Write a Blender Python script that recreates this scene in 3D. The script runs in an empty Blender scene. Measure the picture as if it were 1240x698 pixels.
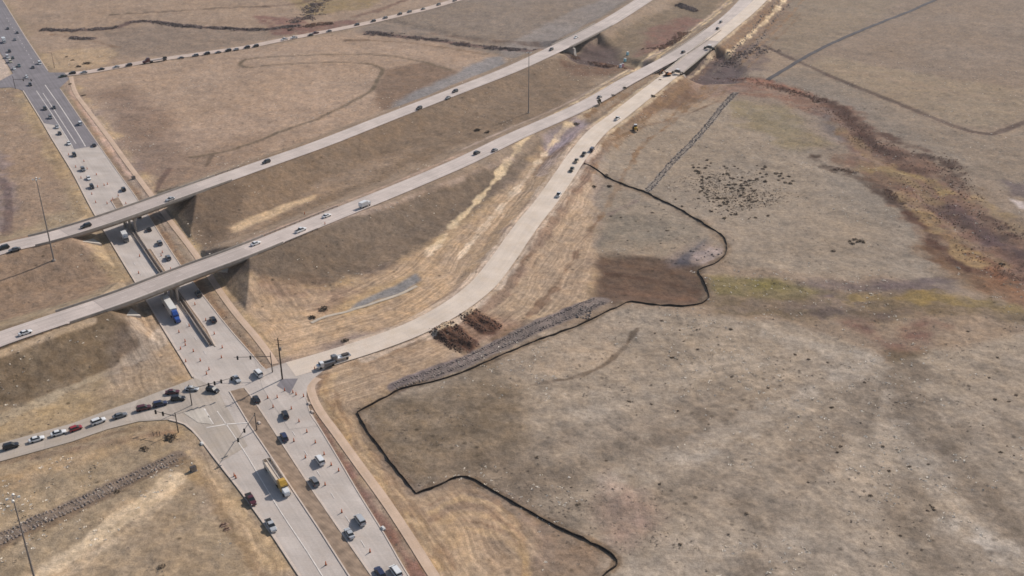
import bpy, bmesh, math, random
import numpy as np
from mathutils import Vector, Matrix

# ------------------------------------------------------------------ camera, sky, sun, exposure
C = bpy.context.scene
H_CAM = 192.0                     # metres above the road through the underpass
PITCH = math.radians(26.8)
F_PX, PW, PH = 1265.0, 1240.0, 698.0
cam = bpy.data.cameras.new('camera')
cam.sensor_width = 36.0
cam.lens = 36.0 * F_PX / PW
cam.clip_start, cam.clip_end = 1.0, 30000.0
cam_ob = bpy.data.objects.new('camera', cam)
C.collection.objects.link(cam_ob)
cam_ob.location = (0, 0, H_CAM)
cam_ob.rotation_euler = (math.radians(90) - PITCH, 0, 0)
C.camera = cam_ob

SUN_EL = math.radians(35.0)
SUN_AZ = math.atan2(0.66, 0.75)   # compass angle from +Y towards +X
world = bpy.data.worlds.new('World')
C.world = world
world.use_nodes = True
wn = world.node_tree
bg = wn.nodes['Background']
sky = wn.nodes.new('ShaderNodeTexSky')
sky.sky_type = 'NISHITA'
sky.sun_disc = False
sky.sun_elevation = SUN_EL
sky.sun_rotation = SUN_AZ
sky.air_density, sky.dust_density, sky.ozone_density = 1.0, 1.6, 1.0
wn.links.new(sky.outputs[0], bg.inputs[0])
bg.inputs[1].default_value = 0.095
sl = bpy.data.lights.new('sun', 'SUN')
sl.energy = 3.9
sl.angle = math.radians(0.5)
sl.color = (1.0, 0.935, 0.86)
so = bpy.data.objects.new('sun', sl)
C.collection.objects.link(so)
sdir = Vector((math.sin(SUN_AZ) * math.cos(SUN_EL), math.cos(SUN_AZ) * math.cos(SUN_EL), math.sin(SUN_EL)))
so.rotation_euler = sdir.to_track_quat('Z', 'Y').to_euler()
so.location = (200, 250, 300)
C.view_settings.view_transform = 'Standard'
C.view_settings.look = 'None'
C.view_settings.exposure = 0.06
C.view_settings.gamma = 1.0
C.view_settings.use_curve_mapping = False
C.cycles.filter_width = 1.6
C.cycles.max_bounces = 5

rnd = random.Random(7)

# ------------------------------------------------------------------ survey: sight lines to ground points
CP, SP = math.cos(PITCH), math.sin(PITCH)

def G(px, py, z=0.0):
    a = (px - 620.0) / F_PX
    b = (349.0 - py) / F_PX
    t = (z - H_CAM) / (-SP + b * CP)
    return (a * t, (CP + b * SP) * t)

def P(px, py, z=0.0):
    x, y = G(px, py, z)
    return Vector((x, y, z))

# ------------------------------------------------------------------ numpy noise
def _hash(ix, iy, seed):
    h = (ix.astype(np.int64) * 374761393 + iy.astype(np.int64) * 668265263 + seed * 982451653) & 0xffffffff
    h = ((h ^ (h >> 13)) * 1274126177) & 0xffffffff
    h = (h ^ (h >> 16)) & 0xffffff
    return h / float(0xffffff)

def vnoise(x, y, seed=0):
    ix, iy = np.floor(x), np.floor(y)
    fx, fy = x - ix, y - iy
    fx = fx * fx * (3 - 2 * fx)
    fy = fy * fy * (3 - 2 * fy)
    a, b = _hash(ix, iy, seed), _hash(ix + 1, iy, seed)
    c, d = _hash(ix, iy + 1, seed), _hash(ix + 1, iy + 1, seed)
    return (a * (1 - fx) + b * fx) * (1 - fy) + (c * (1 - fx) + d * fx) * fy

def fbm(x, y, scale, seed=0, octs=4, gain=0.5):
    """fractal value noise, about -1..1"""
    s, amp, tot = 0.0, 1.0, 0.0
    f = 1.0 / scale
    for o in range(octs):
        s = s + amp * (vnoise(x * f + 13.7 * o, y * f - 7.3 * o, seed + o * 17) * 2 - 1)
        tot += amp
        amp *= gain
        f *= 2.03
    return s / tot * 1.7

def sstep(e0, e1, v):
    t = np.clip((v - e0) / (e1 - e0), 0, 1)
    return t * t * (3 - 2 * t)

# ------------------------------------------------------------------ objects and materials
def tag(o, label=None, cat=None, group=None, kind=None):
    if label: o['label'] = label
    if cat: o['category'] = cat
    if group: o['group'] = group
    if kind: o['kind'] = kind
    return o

def link(o, parent=None):
    C.collection.objects.link(o)
    if parent is not None:
        o.parent = parent
    return o

def mesh_obj(name, me, parent=None):
    return link(bpy.data.objects.new(name, me), parent)

def empty(name, loc=(0, 0, 0), rz=0.0):
    o = bpy.data.objects.new(name, None)
    o.empty_display_size = 1.0
    o.location = loc
    o.rotation_euler = (0, 0, rz)
    return link(o)

def pydata(name, vs, fs, mat=None, uvs=None, smooth=False):
    me = bpy.data.meshes.new(name)
    me.from_pydata([tuple(v) for v in vs], [], fs)
    if uvs is not None:
        ul = me.uv_layers.new(name='UVMap')
        for lp in me.loops:
            ul.data[lp.index].uv = uvs[lp.vertex_index]
    if mat: me.materials.append(mat)
    if smooth:
        for p in me.polygons: p.use_smooth = True
    me.update()
    return me

def lin(c):
    c = c / 255.0
    return c / 12.92 if c <= 0.04045 else ((c + 0.055) / 1.055) ** 2.4

ALB = 1.08
def alb(rgb):
    """surface colour matched by eye against sunlit samples -> albedo"""
    return tuple(min(0.85, lin(c) * ALB) for c in rgb)

MATS = {}
def material(name, col, rough=0.8, var=0.12, scale=1.5, metal=0.0, spec=0.3, coat=0.0):
    """principled material with procedural mottling"""
    if name in MATS: return MATS[name]
    m = bpy.data.materials.new(name)
    m.use_nodes = True
    nt = m.node_tree
    b = nt.nodes['Principled BSDF']
    b.inputs['Roughness'].default_value = rough
    b.inputs['Metallic'].default_value = metal
    b.inputs['Specular IOR Level'].default_value = spec
    b.inputs['Coat Weight'].default_value = coat
    tc = nt.nodes.new('ShaderNodeTexCoord')
    n = nt.nodes.new('ShaderNodeTexNoise')
    n.inputs['Scale'].default_value = scale
    n.inputs['Detail'].default_value = 4
    nt.links.new(tc.outputs['Object'], n.inputs['Vector'])
    mr = nt.nodes.new('ShaderNodeMapRange')
    mr.inputs[1].default_value, mr.inputs[2].default_value = 0.3, 0.7
    mr.inputs[3].default_value, mr.inputs[4].default_value = 1 - var, 1 + var
    nt.links.new(n.outputs[0], mr.inputs[0])
    mx = nt.nodes.new('ShaderNodeVectorMath'); mx.operation = 'SCALE'
    mx.inputs[0].default_value = col[:3]
    nt.links.new(mr.outputs[0], mx.inputs['Scale'])
    nt.links.new(mx.outputs[0], b.inputs['Base Color'])
    MATS[name] = m
    return m

def road_material(name, col, streak=0.10, joint=0.10, patch=0.08, joint_len=9.0, lane=3.7, dirt=(150, 128, 104), dirt_amt=0.0, edge=None):
    """pavement: wheel-path streaks and slab joints that follow the road through its UV map (u across, v along, metres)"""
    m = bpy.data.materials.new(name)
    m.use_nodes = True
    nt = m.node_tree
    N, L = nt.nodes.new, nt.links.new
    b = nt.nodes['Principled BSDF']
    b.inputs['Roughness'].default_value = 0.85
    b.inputs['Specular IOR Level'].default_value = 0.25
    uv = N('ShaderNodeTexCoord')
    mp = N('ShaderNodeMapping'); mp.inputs['Scale'].default_value = (0.9, 0.012, 1)
    L(uv.outputs['UV'], mp.inputs[0])
    n1 = N('ShaderNodeTexNoise'); n1.inputs['Scale'].default_value = 1.0; n1.inputs['Detail'].default_value = 3
    L(mp.outputs[0], n1.inputs['Vector'])
    n2 = N('ShaderNodeTexNoise'); n2.inputs['Scale'].default_value = 0.09; n2.inputs['Detail'].default_value = 6
    L(uv.outputs['UV'], n2.inputs['Vector'])
    n3 = N('ShaderNodeTexNoise'); n3.inputs['Scale'].default_value = 1.7; n3.inputs['Detail'].default_value = 4
    L(uv.outputs['UV'], n3.inputs['Vector'])
    sep = N('ShaderNodeSeparateXYZ'); L(uv.outputs['UV'], sep.inputs[0])
    # slab tone: random value per slab
    def div_floor(sock, d):
        a = N('ShaderNodeMath'); a.operation = 'DIVIDE'; a.inputs[1].default_value = d; L(sock, a.inputs[0])
        f = N('ShaderNodeMath'); f.operation = 'FLOOR'; L(a.outputs[0], f.inputs[0])
        return a, f
    au, fu = div_floor(sep.outputs[0], lane)
    av, fv = div_floor(sep.outputs[1], joint_len)
    cb = N('ShaderNodeCombineXYZ'); L(fu.outputs[0], cb.inputs[0]); L(fv.outputs[0], cb.inputs[1])
    wn_ = N('ShaderNodeTexWhiteNoise'); wn_.noise_dimensions = '2D'; L(cb.outputs[0], wn_.inputs['Vector'])
    def mr(sock, lo, hi, a=0.0, c=1.0):
        r = N('ShaderNodeMapRange'); r.inputs[1].default_value, r.inputs[2].default_value = a, c
        r.inputs[3].default_value, r.inputs[4].default_value = lo, hi
        L(sock, r.inputs[0]); return r.outputs[0]
    def mul(s1, s2):
        q = N('ShaderNodeMath'); q.operation = 'MULTIPLY'; L(s1, q.inputs[0]); L(s2, q.inputs[1]); return q.outputs[0]
    tot = mul(mr(n1.outputs[0], 1 - streak * 1.6, 1 + streak * 1.2, 0.25, 0.75), mr(n2.outputs[0], 1 - patch * 1.6, 1 + patch * 1.6, 0.25, 0.75))
    tot = mul(tot, mr(n3.outputs[0], 0.93, 1.07, 0.3, 0.7))
    tot = mul(tot, mr(wn_.outputs[0], 1 - joint * 0.5, 1 + joint * 0.5))
    # dark thin joints
    for a in (au, av):
        fr = N('ShaderNodeMath'); fr.operation = 'FRACT'; L(a.outputs[0], fr.inputs[0])
        lt = N('ShaderNodeMath'); lt.operation = 'LESS_THAN'; lt.inputs[1].default_value = 0.02; L(fr.outputs[0], lt.inputs[0])
        tot = mul(tot, mr(lt.outputs[0], 1.0, 1 - joint * 1.2))
    sc = N('ShaderNodeVectorMath'); sc.operation = 'SCALE'; sc.inputs[0].default_value = col
    L(tot, sc.inputs['Scale'])
    out = sc.outputs[0]
    if dirt_amt > 0:
        mix = N('ShaderNodeMix'); mix.data_type = 'RGBA'
        mix.inputs[7].default_value = (*alb(dirt), 1)
        n4 = N('ShaderNodeTexNoise'); n4.inputs['Scale'].default_value = 0.16; n4.inputs['Detail'].default_value = 7
        n4.inputs['Roughness'].default_value = 0.65
        L(uv.outputs['UV'], n4.inputs['Vector'])
        L(mr(n4.outputs[0], 0, dirt_amt, 0.45, 0.7), mix.inputs[0])
        L(out, mix.inputs[6]); out = mix.outputs[2]
    L(out, b.inputs['Base Color'])
    return m

M_CONC   = road_material('freeway_concrete', alb((190, 176, 167)), streak=0.08, joint=0.08, patch=0.10)
M_NEW    = road_material('new_pale_concrete', alb((207, 191, 175)), streak=0.04, joint=0.05, dirt_amt=0.35, dirt=(196, 172, 142))
M_UR     = road_material('street_concrete', alb((183, 172, 163)), streak=0.05, joint=0.07, patch=0.11, dirt_amt=0.25, dirt=(170, 150, 132))
M_URS    = road_material('street_concrete_bright', alb((186, 176, 164)), streak=0.12, joint=0.10, patch=0.12, dirt_amt=0.2, dirt=(205, 192, 176))
M_ASPH   = road_material('grey_asphalt', alb((126, 120, 122)), streak=0.12, joint=0.03, patch=0.10)
M_ASPH2  = road_material('old_asphalt', alb((139, 131, 128)), streak=0.10, joint=0.05, patch=0.14, dirt_amt=0.3)
M_SIDE   = road_material('side_road_concrete', alb((172, 160, 148)), streak=0.10, dirt_amt=0.35, dirt=(178, 158, 134))
M_FARM   = road_material('far_road', alb((192, 173, 160)), streak=0.08, dirt_amt=0.2)
M_PATH   = road_material('path_concrete', alb((196, 170, 148)), streak=0.06, joint=0.06, lane=50, joint_len=3.0, dirt_amt=0.45, dirt=(184, 154, 124))
M_TRAIL  = road_material('dark_trail', alb((70, 65, 68)), streak=0.12, joint=0.0, patch=0.15)
M_PAN    = road_material('drain_concrete', alb((190, 176, 158)), streak=0.05, joint=0.08, lane=50, joint_len=3.0, dirt_amt=0.4)
M_MARK   = material('white_road_paint', alb((214, 206, 198)), 0.8, 0.18, 0.5)
M_MARKP  = material('faded_road_paint', alb((212, 203, 194)), 0.8, 0.15, 0.5)
M_MARKY  = material('worn_yellow_paint', alb((192, 172, 130)), 0.8, 0.2, 0.5)
M_BCONC  = material('bridge_concrete', alb((158, 148, 138)), 0.85, 0.15, 0.4)
M_BCONC2 = material('pale_bridge_concrete', alb((186, 176, 164)), 0.85, 0.12, 0.4)
M_GIRD   = material('girder_concrete', alb((140, 128, 114)), 0.85, 0.15, 0.5)
M_SLOPE  = material('slope_paving', alb((192, 184, 174)), 0.9, 0.18, 0.35)
M_DIRT   = material('median_dirt', alb((142, 122, 104)), 0.95, 0.28, 0.35)
M_CURB   = material('curb_concrete', alb((196, 180, 166)), 0.85, 0.1, 0.5)
M_STEEL  = material('galvanised_steel', alb((140, 134, 130)), 0.6, 0.12, 0.8, metal=0.3)
M_DSTEEL = material('dark_pole_paint', alb((74, 68, 66)), 0.6, 0.1, 1.0)
M_RUST   = material('rusty_steel', alb((118, 92, 80)), 0.8, 0.2, 1.0)
M_LAMP   = material('lamp_glass', alb((226, 222, 214)), 0.3, 0.03, 1.0)
M_FENCE  = material('black_fence_fabric', (0.042, 0.031, 0.025), 0.95, 0.35, 0.6)
M_STAKE  = material('timber_stake', alb((110, 86, 64)), 0.9, 0.2, 2.0)
M_RUBBER = material('tyre_rubber', (0.016, 0.016, 0.017), 0.85, 0.15, 4.0)
M_GLASS  = material('car_glass', (0.018, 0.022, 0.026), 0.4, 0.05, 1.0, spec=0.6)
M_ORANGE = material('orange_plastic', (0.62, 0.14, 0.035), 0.6, 0.1, 3.0)
M_WHITE  = material('reflective_white', (0.68, 0.66, 0.62), 0.5, 0.05, 3.0)
M_BLACKP = material('black_plastic', (0.022, 0.022, 0.022), 0.7, 0.1, 3.0)
M_SHRUB  = material('dry_brown_shrub', (0.19, 0.14, 0.095), 0.95, 0.4, 1.2)
M_SOIL   = material('dark_brown_soil', (0.105, 0.062, 0.043), 0.95, 0.35, 0.5)
M_TUFT   = material('brown_grass_tuft', (0.30, 0.235, 0.175), 0.95, 0.4, 0.3)
M_STRAW  = material('pale_straw_tuft', (0.75, 0.66, 0.54), 0.95, 0.25, 0.3)
M_SHRUBG = material('dark_olive_foliage', (0.045, 0.047, 0.026), 0.95, 0.4, 1.2)
M_WILLOW = material('red_brown_willow', (0.40, 0.265, 0.19), 0.95, 0.5, 0.10)
M_DBRUSH = material('dark_ditch_brush', (0.30, 0.235, 0.205), 0.95, 0.5, 0.12)
M_BARK   = material('grey_bark', (0.085, 0.066, 0.05), 0.95, 0.25, 2.0)
M_ROCK   = material('grey_riprap', alb((138, 125, 116)), 0.95, 0.3, 0.7)
M_WOOD   = material('weathered_pole_wood', (0.05, 0.038, 0.03), 0.9, 0.25, 2.0)

# ------------------------------------------------------------------ alignments
def catmull(pts, step=4.0):
    """Catmull-Rom through points (any dimension), resampled to about step metres"""
    P_ = [np.array(p, float) for p in pts]
    P_ = [2 * P_[0] - P_[1]] + P_ + [2 * P_[-1] - P_[-2]]
    out = []
    for i in range(1, len(P_) - 2):
        p0, p1, p2, p3 = P_[i - 1], P_[i], P_[i + 1], P_[i + 2]
        n = max(2, int(np.linalg.norm((p2 - p1)[:2]) / step))
        d0 = np.linalg.norm(p1 - p0) ** 0.5 + 1e-6
        d1 = np.linalg.norm(p2 - p1) ** 0.5 + 1e-6
        d2 = np.linalg.norm(p3 - p2) ** 0.5 + 1e-6
        t0, t1 = 0.0, d0
        t2 = t1 + d1
        t3 = t2 + d2
        for k in range(n):
            t = t1 + (t2 - t1) * k / n
            a1 = (t1 - t) / (t1 - t0) * p0 + (t - t0) / (t1 - t0) * p1
            a2 = (t2 - t) / (t2 - t1) * p1 + (t - t1) / (t2 - t1) * p2
            a3 = (t3 - t) / (t3 - t2) * p2 + (t - t2) / (t3 - t2) * p3
            b1 = (t2 - t) / (t2 - t0) * a1 + (t - t0) / (t2 - t0) * a2
            b2 = (t3 - t) / (t3 - t1) * a2 + (t - t1) / (t3 - t1) * a3
            out.append((t2 - t) / (t2 - t1) * b1 + (t - t1) / (t2 - t1) * b2)
    out.append(P_[-2])
    return np.array(out)

def line_px(pts, z=0.0, step=4.0):
    """survey points (px, py[, z]) -> smooth 3-D line"""
    w = []
    for p in pts:
        zz = p[2] if len(p) > 2 else z
        x, y = G(p[0], p[1], zz)
        w.append((x, y, zz))
    return catmull(w, step)

class Line:
    def __init__(self, pts):
        self.p = np.asarray(pts, float)
        d = np.diff(self.p[:, :2], axis=0)
        self.L = np.hypot(d[:, 0], d[:, 1])
        self.s = np.concatenate([[0], np.cumsum(self.L)])
        t = np.gradient(self.p[:, :2], axis=0)
        self.t = t / np.maximum(np.hypot(t[:, 0], t[:, 1])[:, None], 1e-9)
        self.n = np.stack([self.t[:, 1], -self.t[:, 0]], 1)      # right-hand side
    def at(self, s):
        x = [np.interp(s, self.s, self.p[:, k]) for k in range(3)]
        t = [np.interp(s, self.s, self.t[:, k]) for k in range(2)]
        q = math.hypot(*t)
        return Vector(x), Vector((t[0] / q, t[1] / q, 0)), Vector((t[1] / q, -t[0] / q, 0))
    def project(self, x, y):
        a = self.p[:-1, :2]; d = self.p[1:, :2] - a
        u = np.clip(((x - a[:, 0]) * d[:, 0] + (y - a[:, 1]) * d[:, 1]) / np.maximum((d ** 2).sum(1), 1e-9), 0, 1)
        q = a + d * u[:, None]
        dd = np.hypot(q[:, 0] - x, q[:, 1] - y)
        i = int(dd.argmin())
        side = (x - q[i, 0]) * self.n[i, 0] + (y - q[i, 1]) * self.n[i, 1]
        return self.s[i] + u[i] * self.L[i], math.copysign(dd[i], side)
    def clip(self, s0, s1, step=3.0):
        n = max(2, int((s1 - s0) / step) + 1)
        ss = np.linspace(s0, s1, n)
        return Line(np.array([self.at(s)[0] for s in ss]))
    def dist(self, X, Y, reach):
        """signed distance (right positive), along and z of the nearest point; inf outside reach. X, Y flat arrays"""
        D = np.full(X.shape, np.inf); S = np.zeros(X.shape); Z = np.zeros(X.shape); sg = np.ones(X.shape)
        st = 1
        for i in range(0, len(self.p) - 1, st):
            a, b = self.p[i], self.p[i + 1]
            m = np.nonzero((X > min(a[0], b[0]) - reach) & (X < max(a[0], b[0]) + reach) & (Y > min(a[1], b[1]) - reach) & (Y < max(a[1], b[1]) + reach))[0]
            if not len(m): continue
            dx, dy = b[0] - a[0], b[1] - a[1]
            L2 = dx * dx + dy * dy + 1e-12
            u = np.clip(((X[m] - a[0]) * dx + (Y[m] - a[1]) * dy) / L2, 0, 1)
            ex, ey = X[m] - a[0] - u * dx, Y[m] - a[1] - u * dy
            d = np.hypot(ex, ey)
            bt = d < D[m]
            k = m[bt]
            D[k] = d[bt]
            S[k] = self.s[i] + u[bt] * self.L[i]
            Z[k] = a[2] + u[bt] * (b[2] - a[2])
            sg[k] = np.sign(ex[bt] * dy - ey[bt] * dx)
        return D, sg, S, Z

# upper freeway carriageway, lower carriageway, the new ramp, the far side road, the near side road, the shared path
ZD = 8.3
UC = Line(line_px([(-150, 357, 7.5), (-60, 323.5, 8.0), (0, 302, ZD), (60, 287.5, ZD), (120, 269.5, ZD), (169, 252.5, ZD), (215, 236, ZD), (309, 202.5, 7.4), (391, 173.5, 6.4),
                   (470, 142.5, 5.6), (560, 107.5, 5.0), (619, 84.2, 4.8), (683, 54.5, 4.8), (735, 28, 4.8), (779, 0.5, 4.8), (830, -33, 4.5), (900, -82, 4), (960, -120, 4)]))
LC = Line(line_px([(-150, 462, 7.5), (-60, 434, 8.0), (0, 411, ZD), (75, 385.5, ZD), (150, 360, ZD), (225, 331, ZD), (290, 307, ZD), (397, 263.5, 7.0), (485, 228, 6.2), (560, 196, 5.6),
                   (620, 167, 5.2), (707, 128, 5.0), (760, 98, 5.0), (828, 61, 5.0), (883, 21, 5.0), (904, 0, 5.0), (926, -24, 4.6), (955, -62, 4), (990, -110, 4)]))
RP = Line(line_px([(352, 447.5, 0.05), (370, 442.5, 0.1), (410, 430.5, 0.3), (451, 417.5, 0.6), (500, 399, 1.0), (543, 376.5, 1.5), (582, 347.5, 2.0), (605, 320, 2.4), (626, 290, 2.8),
                   (642, 268, 3.1), (660, 246, 3.5), (683, 213, 3.9), (700, 188, 4.2), (723, 160, 4.5), (750, 139.5, 4.8), (774, 120.5, 5.0), (794, 105, 5.0), (818, 86, 5.0), (850, 60, 5.0),
                   (882, 34, 5.0), (903, 17, 5.0), (921, 0, 5.0), (942, -24, 4.6), (972, -62, 4), (1008, -110, 4)]))
NR = Line(line_px([(60, 94), (72.6, 91.2), (104, 87.5), (136, 82.2), (173, 75.5), (205, 70.5), (250, 64.2), (301, 56.8), (326, 51.5), (351, 46.5), (380, 41), (431, 31), (485, 18.2), (513, 11.6), (548, 1.5), (590, -11), (660, -34), (760, -70)], 0.02))
PATH = Line(line_px([(86, 93), (88, 103), (93, 115), (104, 130), (132, 167), (150, 192), (183.5, 237), (200, 260), (236, 307), (267, 354), (287, 381), (309, 407), (325, 428), (333, 441)], 0.03))
PATH2 = Line(line_px([(386, 458), (377, 466), (378, 478), (387, 497), (406, 523), (437, 566), (469, 610), (500, 657), (524, 695), (560, 750)], 0.03))
UR_E = [((-60, -40), (-24, -40)), ((-38, 0), (2, 0)), ((-8, 50), (34, 50)), ((28, 109), (72, 107)), ((52, 149), (101, 149)), ((63, 168), (114, 168)), ((88, 209), (143, 209)),
        ((103, 238), (164, 238)), ((116, 262), (180, 262)), ((150, 319), (217, 319)), ((166, 345), (236, 345)), ((201, 403), (280, 401)), ((224, 440), (309, 434)), ((236, 460), (324, 455)),
        ((243, 490), (366, 482)), ((244, 520), (385, 513)), ((258, 551), (407, 551)), ((294, 597), (436, 600)), ((306, 614), (445, 614)), ((330.5, 648), (466, 648)), ((357, 688), (489, 688)), ((388, 735), (519, 735)), ((424, 790), (556, 790)), ((470, 860), (604, 860))]
URL_ = catmull([G(*a) + (0.0,) for a, b in UR_E], 4.0)
def resamp(pts, n):
    l = Line(pts); ss = np.linspace(0, l.s[-1], n)
    return np.array([l.at(s)[0] for s in ss])
# keep the two edges in step with each other
def edge_pair(rows, z=0.0, sub=8):
    A, B = [], []
    ca = [np.array(G(a[0], a[1], z) + (z,)) for a, b in rows]; cb = [np.array(G(b[0], b[1], z) + (z,)) for a, b in rows]
    for i in range(len(rows) - 1):
        for k in range(sub):
            t = k / sub
            A.append(ca[i] * (1 - t) + ca[i + 1] * t); B.append(cb[i] * (1 - t) + cb[i + 1] * t)
    A.append(ca[-1]); B.append(cb[-1])
    return np.array(A), np.array(B)
UR_A, UR_B = edge_pair(UR_E)
URC = Line((UR_A + UR_B) / 2)
SR_E = [((-140, 583), (-140, 604)), ((-60, 557), (-60, 580)), ((0, 537), (0, 559)), ((87, 513), (87, 535)), ((130, 497), (130, 520)), ((168, 484), (168, 510.5)), ((200, 471.5), (203, 508.5)), ((225, 463), (222, 514)), ((240, 459), (243, 524))]
SR_A, SR_B = edge_pair(SR_E)
SRC = Line((SR_A + SR_B) / 2)
W_UC = lambda s: np.interp(s, [0, 330, 520, 900], [11.5, 11.5, 14.0, 15.0])
W_LC = 11.6
W_RP = 10.8

# ------------------------------------------------------------------ ground sheet
py_fine = np.arange(-14, 722, 1.35)[::-1]
yf = np.array([G(620, q)[1] for q in py_fine])
y_near = np.concatenate([np.linspace(-400, yf[0] - 25, 12), np.linspace(yf[0] - 20, yf[0] - 2, 10)])
y_far = yf[-1] + np.cumsum(np.geomspace(5, 900, 40))
Yr = np.concatenate([y_near, yf, y_far])
uf = np.linspace(-1, 1, 960)
ug = np.concatenate([-1 - np.cumsum(np.geomspace(0.004, 0.55, 30))[::-1], uf, 1 + np.cumsum(np.geomspace(0.004, 0.55, 30))])
zc = np.maximum(CP * Yr + SP * H_CAM, 210.0)
GX = ug[None, :] * (zc * (655.0 / F_PX))[:, None]
GY = np.repeat(Yr[:, None], len(ug), 1)
nr_, nc_ = GX.shape
X, Y = GX.ravel(), GY.ravel()

dUC, gUC, sUC, zUC = UC.dist(X, Y, 60)
dLC, gLC, sLC, zLC = LC.dist(X, Y, 60)
dRP, gRP, sRP, zRP = RP.dist(X, Y, 60)
dNR, gNR, sNR, _ = NR.dist(X, Y, 40)
dPA, gPA, sPA, _ = PATH.dist(X, Y, 40)
dPB, gPB, sPB, _ = PATH2.dist(X, Y, 40)
dUR, gUR, sUR, _ = URC.dist(X, Y, 90)
dSR, gSR, sSR, _ = SRC.dist(X, Y, 50)
hwUR = np.interp(sUR, URC.s, np.hypot(*(UR_A - UR_B)[:, :2].T) / 2)
# the pavement edges are slanted rows: true half width is smaller than half the row
slant = np.abs(((UR_B - UR_A)[:, :2] * URC.n).sum(1)) / 2
hwUR = np.interp(sUR, URC.s, slant)
eUR = np.where(np.isfinite(dUR), dUR - hwUR, 999.0)           # distance beyond the pavement edge
hwSR = np.interp(sSR, SRC.s, np.abs(((SR_B - SR_A)[:, :2] * SRC.n).sum(1)) / 2)
eSR = np.where(np.isfinite(dSR), dSR - hwSR, 999.0)

CREEK_PX = [(470, 27), (520, 38), (560, 47), (610, 55), (655, 56), (700, 62), (745, 74), (800, 86), (845, 83), (885, 92), (930, 99), (985, 118), (1030, 150), (1060, 188), (1110, 215), (1140, 255), (1180, 290), (1240, 330), (1330, 390)]
CREEK = Line(line_px(CREEK_PX, -0.5))
dCR, gCR, sCR, _ = CREEK.dist(X, Y, 70)

big = lambda d: np.where(np.isfinite(d), d, 999.0)
near_flat = np.minimum.reduce([big(dNR) - 6, big(dPA) - 3, big(dPB) - 3, eUR, eSR])
nat = (0.55 * fbm(X, Y, 60, 3, 4) + 0.28 * fbm(X, Y, 9, 5, 3) + 0.10 * fbm(X, Y, 2.6, 8, 2)) * sstep(0, 18, near_flat)
Zt = nat.copy()
# road bench and fill slopes
capd = np.where(gUR > 0, 4.0, 10.0)            # the shared path runs under the east spans
cap = 0.05 + np.maximum(0, eUR - capd) / 1.55
# ravine where the carriageways bridge the creek
mC = sstep(60, 20, np.minimum(np.minimum(big(dUC), big(dLC)), big(dRP)))
capc = -3.2 + np.maximum(0, big(dCR) - 8.0) / 1.35
for d, z, hw in ((dUC, zUC, W_UC(sUC) / 2), (dLC, zLC, W_LC / 2), (dRP, zRP, W_RP / 2)):
    dd = big(d)
    top = z - 0.28
    slope = top - np.maximum(0, dd - hw - 2.2) / 2.9
    fill = np.where(np.isfinite(d), slope, -99)
    Zt = np.where(fill > Zt, fill + 0.16 * fbm(X, Y, 3.0, 21, 3) * sstep(hw + 2.5, hw + 6, dd), Zt)
    Zt = np.where(dd < hw + 1.6, np.minimum(Zt, top), Zt)
Zt = np.minimum(Zt, np.where(np.isfinite(dUR), cap, 999))
ravine = np.where(np.isfinite(dCR), capc, 999.0)
Zt = np.where(mC > 0, np.minimum(Zt, ravine + (1 - mC) * 4), Zt)
Zt = np.minimum(Zt, np.where(np.isfinite(dCR), -0.9 + np.maximum(0, dCR - 3) / 5.0 + 0.25 * fbm(X, Y, 5, 31, 3), 999))
# flat benches under everything at grade
for e, drop in ((eUR, 0.16), (eSR, 0.16), (big(dNR) - 4.6, 0.3), (big(dPA) - 1.4, 0.12), (big(dPB) - 1.4, 0.12)):
    w = sstep(2.5, 0.6, e)
    Zt = Zt * (1 - w) + np.minimum(Zt, -drop) * w

def in_poly(poly, X_, Y_):
    n = len(poly); c = np.zeros(X_.shape, bool)
    j = n - 1
    for i in range(n):
        xi, yi = poly[i]; xj, yj = poly[j]
        with np.errstate(divide='ignore', invalid='ignore'):
            c ^= ((yi > Y_) != (yj > Y_)) & (X_ < (xj - xi) * (Y_ - yi) / (yj - yi + 1e-12) + xi)
        j = i
    return c

def sd_poly(poly, X_, Y_):
    d = np.full(X_.shape, 1e9)
    n = len(poly)
    for i in range(n):
        a, b = poly[i], poly[(i + 1) % n]
        dx, dy = b[0] - a[0], b[1] - a[1]
        u = np.clip(((X_ - a[0]) * dx + (Y_ - a[1]) * dy) / (dx * dx + dy * dy + 1e-12), 0, 1)
        d = np.minimum(d, np.hypot(X_ - a[0] - u * dx, Y_ - a[1] - u * dy))
    return np.where(in_poly(poly, X_, Y_), -d, d)

def region(px, feather, warp=0.0, nscale=12.0, seed=0, z=0.0):
    """soft mask of a ground patch; returns (indices, weight)"""
    poly = [G(a, b, z) for a, b in px]
    xs = [q[0] for q in poly]; ys = [q[1] for q in poly]
    mg = feather + abs(warp) * 1.8
    m = np.nonzero((X > min(xs) - mg) & (X < max(xs) + mg) & (Y > min(ys) - mg) & (Y < max(ys) + mg))[0]
    sd = sd_poly(poly, X[m], Y[m])
    if warp: sd = sd + warp * fbm(X[m], Y[m], nscale, seed, 4)
    return m, sstep(feather, -feather, sd)

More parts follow.
